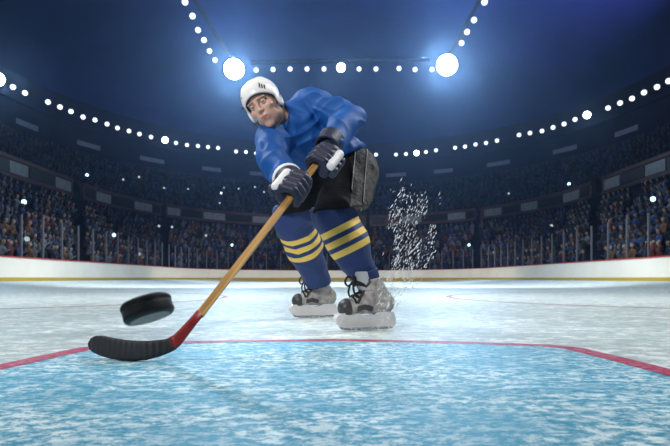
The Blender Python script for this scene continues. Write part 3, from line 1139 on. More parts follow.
SKIN = np.array([0.58, 0.355, 0.28])


def body_tone(V_):
    c = np.tile(SKIN, (len(V_), 1)).astype(float)
    q = to_head(V_)
    near = vlen(q) < 0.22
    ax = np.abs(q[:, 0])

    def put(mask, col, w=None):
        w = mask.astype(float) if w is None else w
        c[:] = c * (1 - w[:, None]) + np.asarray(col) * w[:, None]
    # stubble on jaw and upper lip
    st = np.clip((-0.040 - q[:, 2]) / 0.03, 0, 1) * near * (q[:, 1] > -0.02) * np.clip((0.20 - vlen(q)) / 0.05, 0, 1) * (q[:, 2] > -0.13)
    put(near, (0.34, 0.21, 0.17), st * 0.5)
    lips = near & (ax < 0.022) & (np.abs(q[:, 2] + 0.0625) < 0.0085 - ax * 0.25) & (q[:, 1] > 0.085)
    put(lips, (0.34, 0.12, 0.10))
    brow = near & (ax > 0.010) & (ax < 0.050) & (np.abs(q[:, 2] - 0.0225 - 0.10 * (0.030 - np.abs(ax - 0.030))) < 0.0042) & (q[:, 1] > 0.055)
    put(brow, (0.13, 0.08, 0.06))
    e = np.sqrt((ax - 0.031) ** 2 + (q[:, 1] - 0.0795) ** 2 + (q[:, 2] - 0.006) ** 2)
    eye = near & (e < 0.0124) & (q[:, 1] > 0.083)
    put(eye, (0.30, 0.26, 0.25))
    iris = eye & ((ax - 0.031) ** 2 + (q[:, 2] - 0.0055) ** 2 < 0.0062 ** 2)
    put(iris, (0.025, 0.025, 0.03))
    hair = near & (q[:, 2] > -0.02) & (q[:, 1] < 0.02) & (ax < 0.083) & ((q[:, 1] < -0.035) | (q[:, 2] > 0.03))
    put(hair, (0.045, 0.028, 0.018))
    return c


def attr_mat(name, rough, spec=0.4, bump=0.0, bscale=200, sheen=0.0, sss=0.0):
    m = pmat(name, (0.5, 0.5, 0.5), rough, spec=spec, bump=bump, bscale=bscale, sheen=sheen)
    a = m.node_tree.nodes.new('ShaderNodeAttribute'); a.attribute_name = 'tone'
    m.node_tree.links.new(a.outputs['Color'], m.node_tree.nodes['Principled BSDF'].inputs['Base Color'])
    return m


M_SKIN = attr_mat('skin', 0.42, 0.4, 0.05, 300)
lo = np.minimum.reduce([HC, ELL_, ANL, WRR, KNR, ANR, ELR]) - 0.22
hi = np.maximum.reduce([HC, ELL_, ANL, WRR, KNR, ANR, PE]) + 0.24


def fold(p, base, amp, sc_, seed=0.0):
    w = vnoise(p * sc_ * 0.6 + 11 + seed)[:, None] * 1.2
    n1 = vnoise(p * sc_ + w + seed)
    ridge = 1 - np.abs(2 * n1 - 1) * 2.2
    n2 = vnoise(p * sc_ * 2.3 + w * 2 + 5 + seed)
    return base - amp * np.clip(ridge, -0.6, 1) - amp * 0.35 * (n2 - 0.5)


V_, F_ = nets(body_sdf, lo, hi, 0.0032)
skater = mesh_obj('person', V_, F_, M_SKIN, smooth=True)
ca = skater.data.color_attributes.new('tone', 'FLOAT_COLOR', 'POINT')
ca.data.foreach_set('color', np.concatenate([body_tone(V_), np.ones((len(V_), 1))], 1).ravel())
tag(skater, 'hockey player in white helmet and blue jersey lunging forward over his stick', 'person')

# ---------------------------------------------------------------- jersey
TAX = nrm(PE - NB)           # torso axis, towards the pelvis
HEM = P(356, 150, 3.36)
HEMN = nrm((0.45, 0.10, -0.89))


DR = np.stack([nrm((-0.75, 0.1, -0.65)), nrm((0.65, 0.0, -0.75)), np.array([0, 1.0, 0])])


def drape(p, d):
    """cloth folds: sharp ridges running along the pull from the raised shoulder"""
    q = (p @ DR.T) * np.array([4.0, 12.0, 8.0])
    q = q + (vnoise(p * 5.0 + 2)[:, None] - 0.5) * np.array([1.0, 1.9, 1.4])
    n1 = vnoise(q + 9)
    q2 = (p @ DR[[1, 0, 2]].T) * np.array([7.0, 16.0, 11.0]) + (vnoise(p * 7.0 + 6)[:, None] - 0.5) * 2.0
    n2 = vnoise(q2 + 4)
    r1 = 1 - np.abs(2 * n1 - 1)
    r2 = 1 - np.abs(2 * n2 - 1)
    return d - 0.026 * (r1 ** 1.6 - 0.5) - 0.010 * (r2 ** 1.6 - 0.5)


def jersey_sdf(p):
    d = cone(p, CH, BE + TAX * 0.05, 0.165, 0.158)
    d = smin(d, cone(p, SHR * 0.85 + CH * 0.15, SHL * 0.9 + CH * 0.1, 0.095, 0.10), 0.07)
    d = smin(d, cone(p, BE, BE + TAX * 0.12, 0.150, 0.168), 0.03)
    a = cone(p, SHL, ELL_, 0.098, 0.086)
    a = smin(a, cone(p, ELL_, WRL, 0.082, 0.062), 0.02)
    b = cone(p, SHR, ELR, 0.098, 0.080)
    b = smin(b, cone(p, ELR, WRR, 0.078, 0.058), 0.02)
    d = smin(d, a, 0.018)
    d = smin(d, b, 0.022)
    d = smin(d, cone(p, NB - TAX * 0.005, NB + TAX * 0.06, 0.085, 0.11), 0.04)   # collar base
    w = drape(p, d)
    d = np.where(np.abs(d) < 0.06, w, d)
    hem = (p - HEM) @ HEMN
    d = smax(d, hem, 0.012)
    d = smax(d, (p - (WRL + nrm(WRL - ELL_) * 0.0)) @ nrm(WRL - ELL_), 0.008) if False else d
    d = smax(d, -cone(p, NB + TAX * 0.02, HC - HU * 0.05, 0.068, 0.080), 0.008)
    return d


M_JERSEY = pmat('blue_jersey_cloth', (0.005, 0.070, 0.285), 0.6, spec=0.22, noise=0.10, nscale=6, bump=0.5, bscale=14)
surf('jersey', jersey_sdf, lo, hi, 0.006, M_JERSEY, skater)
cn = nrm(HC - HU * 0.06 - NB)


def collar_sdf(p):
    ring = np.maximum(cone(p, NB - cn * 0.01, NB + cn * 0.045, 0.082, 0.076), -cone(p, NB - cn * 0.05, NB + cn * 0.12, 0.070, 0.066))
    return smax(ring, np.abs((p - NB - cn * 0.015) @ cn) - 0.028, 0.006)


surf('collar', collar_sdf, NB - 0.16, NB + 0.16, 0.004, pmat('dark_collar', (0.010, 0.030, 0.12), 0.7), skater)

# ---------------------------------------------------------------- padded shorts
WAIST = HEM - HEMN * 0.03
TL, TR = nrm(KNL - HIL), nrm(KNR - HIR)
HEML, HEMR = P(342, 209, 3.22), P(300, 214, 3.90)
HN = nrm((0.12, 0.05, -1.0))


def shorts_sdf(p):
    d = ell(p, PE + np.array([0.02, 0, 0.0]), (0.185, 0.165, 0.155))
    d = smin(d, cone(p, BE, PE, 0.140, 0.15), 0.04)
    d = smax(d, -(p - WAIST) @ HEMN, 0.01)
    l = smax(cone(p, HIL + np.array([0.012, 0, 0.01]), KNL + np.array([0.028, -0.01, -0.02]), 0.145, 0.146), (p - HEML) @ HN, 0.012)
    r = smax(cone(p, HIR, KNR + np.array([0.01, -0.03, 0.0]), 0.145, 0.150), (p - HEMR) @ HN, 0.012)
    d = smin(smin(d, l, 0.03), r, 0.02)
    return fold(p, d, 0.009, 9.0, 3.0)


PANEL_N = nrm((1.0, 0.0, -0.104))
PANEL_O = P(353, 176, 3.25)


def panel_k(p):
    return (p - PANEL_O) @ PANEL_N


M_SHORT = pmat('black_shorts_cloth', (0.0055, 0.0055, 0.007), 0.8, spec=0.12, noise=0.5, nscale=22, bump=0.35, bscale=60)
M_SHORTP = pmat('charcoal_side_panel', (0.050, 0.044, 0.043), 0.75, spec=0.3, noise=0.85, nscale=34, bump=0.8, bscale=60)
surf('shorts', shorts_sdf, lo, hi, 0.006, [M_SHORT, M_SHORTP], skater, idx=lambda c: (panel_k(c) > 0.0).astype(int))


def piping_sdf(p):
    s = np.abs(shorts_sdf(p)) - 0.006
    return np.minimum(np.maximum(s, np.abs(panel_k(p)) - 0.003), np.maximum(s, np.abs(panel_k(p) - 0.070) - 0.0025))


tag(surf('piping', piping_sdf, PE - 0.34, PE + 0.3, 0.0035, pmat('grey_piping', (0.34, 0.33, 0.31), 0.7), skater), 'pale grey seam lines on the shorts')


# ---------------------------------------------------------------- socks
def make_sock(K, A, k0, rk, rc, ra, up, stripe0, stripe_gap, stripe_w, name, END, HIPJ, ZTOP):
    ax = nrm(A - K)
    L_ = np.linalg.norm(A - K)
    def f(p):
        d = cone(p, K - ax * UPK, K + ax * L_ * 0.35, rk, rc)
        d = smin(d, cone(p, K + ax * L_ * 0.35, END + ax * 0.03, rc, ra), 0.03)
        T_ = nrm(K - HIPJ)
        d = smin(d, cone(p, K - T_ * 0.16, K, rk * 0.80, rk), 0.03)
        d = fold(p, d, 0.008, 9.0, 7.0)
        d = smax(d, p[:, 2] - ZTOP, 0.02)
        return smax(d, (p - END) @ nrm(ax + np.array([0, 0, -0.6])), 0.012)
    return f, ax


M_SOCK = bpy.data.materials.new('striped_sock')
M_SOCK.use_nodes = True
nt = M_SOCK.node_tree
b_ = nt.nodes['Principled BSDF']; b_.inputs['Roughness'].default_value = 0.7; b_.inputs['Sheen Weight'].default_value = 0.05
a_ = nt.nodes.new('ShaderNodeAttribute'); a_.attribute_name = 'stripe'
md = nt.nodes.new('ShaderNodeMath'); md.operation = 'PINGPONG'; md.inputs[1].default_value = 0.5     # 0..0.5..0 per period
nt.links.new(a_.outputs['Fac'], md.inputs[0])
gt = nt.nodes.new('ShaderNodeMath'); gt.operation = 'GREATER_THAN'; gt.inputs[1].default_value = 0.21
nt.links.new(md.outputs[0], gt.inputs[0])
l0 = nt.nodes.new('ShaderNodeMath'); l0.operation = 'GREATER_THAN'; l0.inputs[1].default_value = 0.0
l1 = nt.nodes.new('ShaderNodeMath'); l1.operation = 'LESS_THAN'; l1.inputs[1].default_value = 3.0
nt.links.new(a_.outputs['Fac'], l0.inputs[0]); nt.links.new(a_.outputs['Fac'], l1.inputs[0])
m1 = nt.nodes.new('ShaderNodeMath'); m1.operation = 'MULTIPLY'
m2 = nt.nodes.new('ShaderNodeMath'); m2.operation = 'MULTIPLY'
nt.links.new(gt.outputs[0], m1.inputs[0]); nt.links.new(l0.outputs[0], m1.inputs[1])
nt.links.new(m1.outputs[0], m2.inputs[0]); nt.links.new(l1.outputs[0], m2.inputs[1])
mxs = nt.nodes.new('ShaderNodeMix'); mxs.data_type = 'RGBA'
mxs.inputs['A'].default_value = (0.008, 0.030, 0.135, 1); mxs.inputs['B'].default_value = (0.80, 0.55, 0.11, 1)
nt.links.new(m2.outputs[0], mxs.inputs['Factor']); nt.links.new(mxs.outputs['Result'], b_.inputs['Base Color'])
tcs = nt.nodes.new('ShaderNodeTexCoord'); nbs = nt.nodes.new('ShaderNodeTexNoise'); nbs.inputs['Scale'].default_value = 60
bps = nt.nodes.new('ShaderNodeBump'); bps.inputs['Strength'].default_value = 0.2; bps.inputs['Distance'].default_value = 0.01
nt.links.new(tcs.outputs['Object'], nbs.inputs['Vector']); nt.links.new(nbs.outputs['Fac'], bps.inputs['Height']); nt.links.new(bps.outputs['Normal'], b_.inputs['Normal'])

for (ZT, HIPJ, UPK, END, K, A, rk, rc, ra, s0, per) in ((0.688, HIL, 0.02, P(363.5, 278, 3.29), KNL, ANL, 0.112, 0.110, 0.072, 0.052, 0.062), (0.775, HIR, 0.05, P(319.5, 284.5, 4.22), KNR, ANR, 0.130, 0.122, 0.080, 0.056, 0.072)):
    f, ax = make_sock(K, A, 1.0, rk, rc, ra, np.zeros(3), 0, 0, 0, 'sock', END, HIPJ, ZT)
    V_, F_ = nets(f, np.minimum(K, A) - 0.25, np.maximum(K, A) + 0.25, 0.005)
    o = mesh_obj('sock', V_, F_, M_SOCK, skater, smooth=True)
    at = o.data.attributes.new('stripe', 'FLOAT', 'POINT')
    at.data.foreach_set('value', (((V_ - K) @ ax) - s0) / per)

# ---------------------------------------------------------------- helmet
M_HELM = pmat('white_helmet_shell', (0.80, 0.79, 0.80), 0.28, spec=0.5)
M_BLACK = pmat('black_rubber', (0.012, 0.012, 0.014), 0.55)
M_PAD = pmat('dark_foam', (0.03, 0.03, 0.035), 0.9)


def helmet_local(q):
    ax = q.copy(); ax[:, 0] = np.abs(ax[:, 0])
    out_ = ell(q, (0, -0.010, 0.040), (0.099, 0.119, 0.100))
    # raised crown ridges
    out_ = smin(out_, ell(ax, (0.043, -0.02, 0.094), (0.015, 0.080, 0.032)), 0.02)
    out_ = smin(out_, ell(q, (0, -0.115, 0.0), (0.07, 0.028, 0.045)), 0.02)
    d = np.maximum(out_, -ell(q, (0, -0.010, 0.036), (0.0905, 0.1105, 0.092)))
    rim = q[:, 2] - (-0.016 + 0.70 * q[:, 1])
    d = smax(d, -rim, 0.004)
    g = np.maximum(ell(ax, (0.090, 0.000, -0.016), (0.012, 0.030, 0.040)), -ell(ax, (0.094, 0.002, -0.018), (0.030, 0.015, 0.020)))
    d = smin(d, g, 0.008)
    d = np.maximum(d, -np.maximum(np.abs(q[:, 1] + 0.022 + 0.25 * (q[:, 2] - 0.04)) - 0.0030, -(out_ + 0.006)))     # joint of the two shells
    for sy in (0.045, 0.0, -0.045):          # vents
        d = np.maximum(d, -ell(ax, (0.020, sy - 0.012, 0.140), (0.007, 0.014, 0.03)))
    return d


def helmet_sdf(p):
    return helmet_local(to_head(p)) * HS


helmet = surf('helmet', helmet_sdf, HC - 0.24, HC + 0.24, 0.0032, M_HELM, skater)
surf('helmet_liner', lambda p: HS * np.maximum(np.maximum(ell(to_head(p), (0, -0.010, 0.036), (0.0910, 0.1110, 0.0925)), -ell(to_head(p), (0, -0.012, 0.032), (0.080, 0.098, 0.086))),
     -(to_head(p)[:, 2] - (-0.010 + 0.70 * to_head(p)[:, 1]))), HC - 0.2, HC + 0.2, 0.004, M_PAD, helmet)


def hit(f, px, py, d0, d1):
    ds = np.arange(d0, d1, 0.001)
    pts = np.array([P(px, py, d) for d in ds])
    v = f(pts)
    i = int(np.argmax(v < 0.0))
    return pts[i]


for k in range(3):                     # three short dark bars printed on the shell
    a = hit(helmet_sdf, 259.0 + 2.5 * k, 83.2 + 0.9 * k, 2.8, 3.3); b = hit(helmet_sdf, 259.7 + 2.5 * k, 87.6 + 0.5 * k, 2.8, 3.3)
    g = nrm((a + b) / 2 - HC)
    v, f_ = tube([a + (b - a) * t for t in (0, 0.5, 1)], 0.0042, 6)
    tag(mesh_obj('bar_mark', v, f_, M_BLACK, helmet), 'short black bar on the helmet')
q = hit(helmet_sdf, 241.5, 98, 2.8, 3.4)
v, f_ = lathe([(0, 0.002), (0.007, 0.001), (0.007, -0.004)], q, nrm(q - HC), 12)
tag(mesh_obj('screw', v, f_, pmat('bronze_screw', (0.20, 0.14, 0.06), 0.4, metal=0.7), helmet), 'dull brass screw')
for x_ in (0.103,):
    for (y_, z_) in ((0.030, 0.040), (0.000, -0.058)):
        q = from_head((x_, y_, z_))
        v, f_ = lathe([(0, 0.003), (0.006, 0.002), (0.006, -0.012)], q, HR, 10)
        mesh_obj('screw', v, f_, M_BLACK, helmet)
strap = spline([from_head(q) for q in ((0.090, 0.000, -0.050), (0.080, 0.015, -0.085), (0.055, 0.045, -0.118), (0.0, 0.062, -0.132), (-0.055, 0.045, -0.118), (-0.080, 0.015, -0.085), (-0.090, 0.0, -0.050))], 5)
v, f_ = tube(strap, 0.0042, 6)
mesh_obj('chin_strap', v, f_, pmat('grey_strap', (0.07, 0.07, 0.075), 0.8), helmet, smooth=True)

# ---------------------------------------------------------------- gloves
M_GLOVE = pmat('navy_glove', (0.016, 0.021, 0.048), 0.5, spec=0.3, bump=0.2, bscale=70)
M_GLOVEB = pmat('dark_glove_roll', (0.026, 0.031, 0.058), 0.48, spec=0.32, bump=0.2, bscale=70)
M_GWHITE = pmat('white_glove_panel', (0.66, 0.66, 0.68), 0.5, bump=0.15, bscale=70)
M_PALM = pmat('glove_palm', (0.05, 0.045, 0.045), 0.8)


def make_glove(G_, W_, E_, sgn, towards, trimmed):
    """four fingers side by side along the shaft, wrapping in front of it; sgn picks the side the knuckles are on"""
    e1 = SDIR
    e3 = nrm(towards - e1 * np.dot(towards, e1))
    e2 = np.cross(e1, e3) * sgn            # from knuckles to fingertips across the front
    L = lambda a, b, c: G_ + e1 * a + e2 * b + e3 * c
    root_pts = []
    arm = nrm(W_ - E_)
    hand_c = L(0.0, -0.052, 0.022)

    def palm(p):
        d = rbox(p, L(0, -0.052, 0.002), (0.074, 0.026, 0.040), 0.022, np.stack([e1, e2, e3]))
        d = smin(d, cone(p, W_ + arm * 0.01, hand_c, 0.050, 0.042), 0.03)
        d = np.maximum(d, -cone(p, G_ - e1 * 0.5, G_ + e1 * 0.5, 0.019, 0.019))
        return d
    c0 = (G_ + W_) / 2
    gl_ = surf('glove', palm, c0 - 0.22, c0 + 0.22, 0.005, M_GLOVE, skater)
    for i in range(4):
        o_ = (i - 1.5) * 0.0385
        ln = (0.90, 1.0, 0.97, 0.84)[i]
        path = [L(o_, -0.062, 0.030), L(o_, -0.030, 0.052), L(o_, 0.024 * ln, 0.046), L(o_, 0.046 * ln, 0.010), L(o_ * 0.95, 0.030 * ln, -0.030)]
        r_ = 0.0205

        def fing(p, path=path, r_=r_):
            d = None
            for k in range(4):
                a, b = path[k], path[k + 1]
                g_ = nrm(b - a) * 0.004
                c = cone(p, a + g_, b - g_, r_ * (1.06 - 0.05 * k), r_ * (1.03 - 0.05 * k))
                d = c if d is None else smin(d, c, 0.004)
            return np.maximum(d, -cone(p, G_ - e1 * 0.5, G_ + e1 * 0.5, 0.0175, 0.0175))
        cc = L(o_, 0, 0.01)
        surf('finger', fing, cc - 0.1, cc + 0.1, 0.0045, M_GLOVEB if i % 2 else M_GLOVE, gl_)
    tp_ = [L(0.060, -0.070, 0.006), L(0.086, -0.040, 0.030), L(0.088, 0.004, 0.034), L(0.078, 0.034, 0.014)]

    def thumb(p):
        d = cone(p, tp_[0], tp_[1], 0.025, 0.023)
        d = smin(d, cone(p, tp_[1], tp_[2], 0.023, 0.021), 0.005)
        return smin(d, cone(p, tp_[2], tp_[3], 0.021, 0.018), 0.005)
    surf('thumb', thumb, L(0.07, -0.02, 0.02) - 0.11, L(0.07, -0.02, 0.02) + 0.11, 0.0045, M_GLOVE, gl_)
    # white panel across the back of the hand and three padded rolls behind it

    def white(p):
        d = rbox(p, L(0.0, -0.066, 0.046), (0.076, 0.024, 0.016), 0.014, np.stack([e1, e2, e3]))
        return smin(d, cone(p, L(-0.06, -0.066, 0.052), L(0.06, -0.066, 0.052), 0.016, 0.016), 0.01)
    tag(surf('back_panel', white, hand_c - 0.13, hand_c + 0.13, 0.0045, M_GWHITE, gl_), 'white back panel of the glove')
    for k in range(3):
        o_ = (k - 1) * 0.047
        roll = lambda p, o_=o_: rbox(p, L(o_, -0.092, 0.016), (0.022, 0.020, 0.028), 0.016, np.stack([e1, e2, e3]))
        cc = L(o_, -0.092, 0.016)
        surf('back_roll', roll, cc - 0.07, cc + 0.07, 0.0045, M_GLOVEB, gl_)
    # cuff
    W_ = W_ + arm * 0.035
    A_, B_ = W_ - arm * 0.055, W_ + arm * 0.035

    def cuff(p):
        d = np.maximum(cone(p, A_, B_, 0.074, 0.064), -cone(p, A_ - arm * 0.05, B_, 0.064, 0.048))
        t = (p - W_) @ arm
        return smax(d, np.maximum(-0.05 - t, t - 0.04), 0.006)
    surf('cuff', cuff, W_ - 0.17, W_ + 0.17, 0.0045, M_GLOVE, gl_)

    def trim(p):
        d = np.maximum(cone(p, A_, B_, 0.078, 0.067), -cone(p, A_, B_, 0.069, 0.060))
        t = (p - W_) @ arm
        return smax(d, np.abs(t + 0.036) - 0.011, 0.004)
    if trimmed: tag(surf('cuff_trim', trim, W_ - 0.17, W_ + 0.17, 0.0045, M_GWHITE, gl_), 'white trim round the glove cuff')


make_glove(GL, WRL, ELL_, GLOVE_SGN[0], np.array([0.10, -1.0, 0.15]), False)
make_glove(GR, WRR, ELR, GLOVE_SGN[1], np.array([-0.25, -1.0, 0.25]), True)

# ---------------------------------------------------------------- skates
M_BOOT = pmat('grey_boot_leather', (0.36, 0.34, 0.33), 0.55, noise=0.45, nscale=26, bump=0.4, bscale=60)
M_BOOTD = pmat('dark_boot_cap', (0.05, 0.05, 0.055), 0.4, noise=0.4, nscale=30)
M_TONGUE = pmat('pale_tongue_felt', (0.42, 0.43, 0.46), 0.9)
M_NAVY = pmat('navy_lining', (0.012, 0.03, 0.11), 0.8)
M_HOLD = pmat('white_holder', (0.76, 0.74, 0.77), 0.35, noise=0.06, nscale=20)
M_STEEL = pmat('blade_steel', (0.40, 0.42, 0.45), 0.25, metal=1.0)
M_LACE = pmat('black_lace', (0.012, 0.012, 0.014), 0.8)


def boot_local(p, lean):
    T_ = np.array([lean, 0, 0.262])
    d = cone(p, (-0.085, 0, 0.130), (0.125, 0, 0.117), 0.047, 0.042)
    d = smin(d, cone(p, (0.02, 0, 0.150), (0.125, 0, 0.112), 0.042, 0.040), 0.02)
    d = smin(d, cone(p, (-0.075, 0, 0.145), T_, 0.052, 0.064), 0.03)
    d = smin(d, cone(p, (-0.02, 0, 0.165), (0.05, 0, 0.140), 0.046, 0.040), 0.03)
    d = smin(d, ell(p, (-0.115, 0, 0.140), (0.022, 0.032, 0.045)), 0.02)
    d = smax(d, 0.083 - p[:, 2], 0.006)
    u = nrm((0.20, 0, 0.98))
    d = smax(d, (p - T_) @ u, 0.008)
    d = np.maximum(d, -cone(p, T_ + np.array([-0.015, 0, -0.047]), T_ + np.array([0.02, 0, 0.058]), 0.044, 0.054))
    return d


def make_skate(org, fwd, scale, lean):
    S_ = np.array([lean + 0.03, 0, 0])
    x_ = nrm(fwd); z_ = np.array([0, 0, 1.0]); y_ = np.cross(z_, x_)
    R_ = np.stack([x_, y_, z_])
    loc = lambda p: ((p - org) @ R_.T) / scale
    wor = lambda q: org + (np.asarray(q, float) * scale) @ R_
    c0 = wor((0.01, 0, 0.17))
    boot = surf('skate', lambda p: boot_local(loc(p), lean) * scale, c0 - 0.28, c0 + 0.28, 0.004, M_BOOT, skater)
    surf('toe_cap', lambda p: scale * smax(np.maximum(boot_local(loc(p), lean) - 0.0025, -(boot_local(loc(p), lean) + 0.006)), 0.116 - loc(p)[:, 0] + 0.12 * (loc(p)[:, 2] - 0.1), 0.003), c0 - 0.28, c0 + 0.28, 0.004, M_BOOTD, boot)

    def side(p):
        q = loc(p)
        s = np.maximum(boot_local(q, lean) - 0.0035, -(boot_local(q, lean) + 0.006))
        s = smax(s, np.abs(q[:, 2] - 0.108 - 0.25 * (0.05 - np.abs(q[:, 0] - 0.05))) - 0.014, 0.003)
        s = np.maximum(s, -q[:, 1])
        return scale * smax(s, np.abs(q[:, 0] - 0.045) - 0.045, 0.004)
    tag(surf('side_patch', side, c0 - 0.28, c0 + 0.28, 0.004, M_BOOTD, boot), 'dark side patch of the boot')

    T0 = np.array([lean, 0, 0.250])

    def tongue(p):
        q = loc(p)
        d = np.maximum(cone(q, T0 + np.array([-0.030, 0, -0.07]), T0 + np.array([0.022, 0, 0.07]), 0.060, 0.070),
                       -cone(q, T0 + np.array([-0.030, 0, -0.09]), T0 + np.array([0.022, 0, 0.09]), 0.048, 0.058))
        d = smax(d, np.abs(q[:, 2] - 0.250) - 0.048, 0.006)
        return scale * smax(d, T0[0] + 0.018 - q[:, 0] + 0.35 * (q[:, 2] - 0.250), 0.006)
    surf('tongue', tongue, c0 - 0.28, c0 + 0.28, 0.004, M_TONGUE, boot)

    def lining(p):
        q = loc(p) - S_
        d = np.maximum(cone(q, (-0.045, 0, 0.225), (-0.012, 0, 0.318), 0.058, 0.064), -cone(q, (-0.045, 0, 0.215), (-0.01, 0, 0.36), 0.040, 0.050))
        u = nrm((0.34, 0, 0.94))
        return scale * smax(smax(d, (q - np.array([-0.012, 0, 0.300])) @ u, 0.006), 0.235 - q[:, 2], 0.004)
    surf('ankle_collar', lining, c0 - 0.28, c0 + 0.28, 0.004, M_NAVY, boot)
    # laces across the instep
    lv = []

    def skin_pt(t, ph, off):
        A_ = np.array([0.085, 0, 0.115]) * (1 - t) + np.array([lean - 0.010, 0, 0.245]) * t
        nf = nrm(np.array([0.30, 0, 0.95]) * (1 - t) + np.array([0.97, 0, 0.25]) * t)
        dv = nf * math.cos(ph) + np.array([0, 1.0, 0]) * math.sin(ph)
        r_ = np.linspace(0.0, 0.14, 141)
        v_ = boot_local(A_ + dv * r_[:, None], lean)
        k_ = int(np.max(np.where(v_ < 0)[0])) if (v_ < 0).any() else 40
        return A_ + dv * (r_[k_] + off)
    n = 8
    for i in range(n):
        t = 0.04 + 0.92 * i / (n - 1)
        sl = 0.06 if i % 2 else -0.06
        arch = [skin_pt(t + sl * k_, 1.05 * k_, 0.004) for k_ in (-1, -0.6, -0.2, 0.2, 0.6, 1)]
        lv.append(tube([wor(q) for q in spline(arch, 3)], 0.0062 * scale, 6))
    bq = skin_pt(0.90, 0, 0.012)
    # bow: two loops and two ends
    bx_, bz_ = float(bq[0]), float(bq[2])
    for s in (-1, 1):
        lp = [(bx_, 0, bz_), (bx_ + 0.030, s * 0.030, bz_ + 0.018), (bx_ + 0.040, s * 0.050, bz_ - 0.010), (bx_ + 0.028, s * 0.036, bz_ - 0.030), (bx_ + 0.004, 0, bz_)]
        lv.append(tube([wor(q) for q in spline(lp, 5)], 0.0060 * scale, 6))
        en = [(bx_, 0, bz_), (bx_ + 0.025, s * 0.015, bz_ - 0.02), (bx_ + 0.030, s * 0.030, bz_ - 0.055), (bx_ + 0.022, s * 0.040, bz_ - 0.080)]
        lv.append(tube([wor(q) for q in spline(en, 5)], 0.0056 * scale, 6))
    for s in (-1, 1):
        st_ = [skin_pt(t, 1.15 * s, 0.001) for t in np.linspace(0.03, 1.0, 9)]
        v, f_ = tube([wor(q) for q in spline(st_, 3)], 0.0075 * scale, 6)
        tag(mesh_obj('eyelet_strip', v, f_, M_BOOTD, boot, smooth=True), 'dark eyelet strip of the boot')
    v, f_ = merge(lv)
    mesh_obj('laces', v, f_, M_LACE, boot, smooth=True)
    # holder
    outl = [(-0.146, 0.014), (-0.156, 0.030), (-0.150, 0.055), (-0.128, 0.092), (-0.040, 0.092), (-0.018, 0.078), (0.020, 0.074), (0.050, 0.080), (0.070, 0.090), (0.150, 0.092),
            (0.182, 0.083), (0.194, 0.064), (0.188, 0.042), (0.168, 0.022), (0.145, 0.014)]
    V, Fc = [], []
    for s in (-1, 1):
        for (x, z) in outl:
            th = 0.009 + 0.024 * max(0, (z - 0.03) / 0.06) ** 1.4
            V.append(tuple(wor((x, s * th, z))))
    n = len(outl)
    for i in range(n):
        k = (i + 1) % n
        Fc.append((i, k, n + k, n + i))
    Fc.append(tuple(range(n - 1, -1, -1))); Fc.append(tuple(range(n, 2 * n)))
    h = mesh_obj('blade_holder', V, Fc, M_HOLD, boot)
    bevel(h, 0.003, 2)
    bl = [(-0.145, 0.022), (-0.140, 0.006), (-0.115, 0.0015), (0.0, 0.0), (0.120, 0.0015), (0.158, 0.008), (0.172, 0.024), (0.15, 0.03), (-0.13, 0.03)]
    V, Fc = [], []
    for s in (-1, 1):
        for (x, z) in bl:
            V.append(tuple(wor((x, s * 0.0022, z))))
    n = len(bl)
    for i in range(n):
        k = (i + 1) % n
        Fc.append((i, k, n + k, n + i))
    Fc.append(tuple(range(n - 1, -1, -1))); Fc.append(tuple(range(n, 2 * n)))
    tag(mesh_obj('blade', V, Fc, M_STEEL, boot), 'steel runner')
    return wor


g = G(369, 330); make_skate(np.array([g[0], g[1], 0.001]), (-1, -0.46, 0), 1.10, 0.008)
g = G(316.5, 317.5); make_skate(np.array([g[0], g[1], 0.001]), (-1, -0.42, 0), 1.10, 0.0)

# ---------------------------------------------------------------- stick
M_WOOD = bpy.data.materials.new('varnished_wood')
M_WOOD.use_nodes = True
nt = M_WOOD.node_tree
b_ = nt.nodes['Principled BSDF']; b_.inputs['Roughness'].default_value = 0.38
tcw = nt.nodes.new('ShaderNodeTexCoord'); mpw = nt.nodes.new('ShaderNodeMapping')
Rw = Matrix(np.stack([SDIR, nrm(np.cross((0, 0, 1), SDIR)), np.cross(SDIR, nrm(np.cross((0, 0, 1), SDIR)))]).tolist())
rotn = mpw.inputs['Rotation']; rotn.default_value = Rw.to_euler()
nw = nt.nodes.new('ShaderNodeTexNoise'); nw.inputs['Scale'].default_value = 14; nw.inputs['Detail'].default_value = 5
mpw2 = nt.nodes.new('ShaderNodeMapping'); mpw2.inputs['Scale'].default_value = (0.25, 9, 9)
nt.links.new(tcw.outputs['Object'], mpw.inputs['Vector']); nt.links.new(mpw.outputs['Vector'], mpw2.inputs['Vector']); nt.links.new(mpw2.outputs['Vector'], nw.inputs['Vector'])
rw = nt.nodes.new('ShaderNodeValToRGB')
rw.color_ramp.elements[0].position = 0.35; rw.color_ramp.elements[0].color = (0.30, 0.14, 0.035, 1)
rw.color_ramp.elements[1].position = 0.68; rw.color_ramp.elements[1].color = (0.56, 0.33, 0.11, 1)
nt.links.new(nw.outputs['Fac'], rw.inputs['Fac']); nt.links.new(rw.outputs['Color'], b_.inputs['Base Color'])
M_HOSEL = pmat('dark_red_paint', (0.27, 0.022, 0.022), 0.4, noise=0.15, nscale=30)
M_TAPE = bpy.data.materials.new('black_blade_tape')
M_TAPE.use_nodes = True
nt = M_TAPE.node_tree
b_ = nt.nodes['Principled BSDF']; b_.inputs['Base Color'].default_value = (0.022, 0.023, 0.027, 1); b_.inputs['Roughness'].default_value = 0.6
tcx = nt.nodes.new('ShaderNodeTexCoord'); wx = nt.nodes.new('ShaderNodeTexWave'); wx.inputs['Scale'].default_value = 14; wx.inputs['Distortion'].default_value = 1.2
wx.bands_direction = 'X'; wx.inputs['Detail'].default_value = 3
nt.links.new(tcx.outputs['Object'], wx.inputs['Vector'])
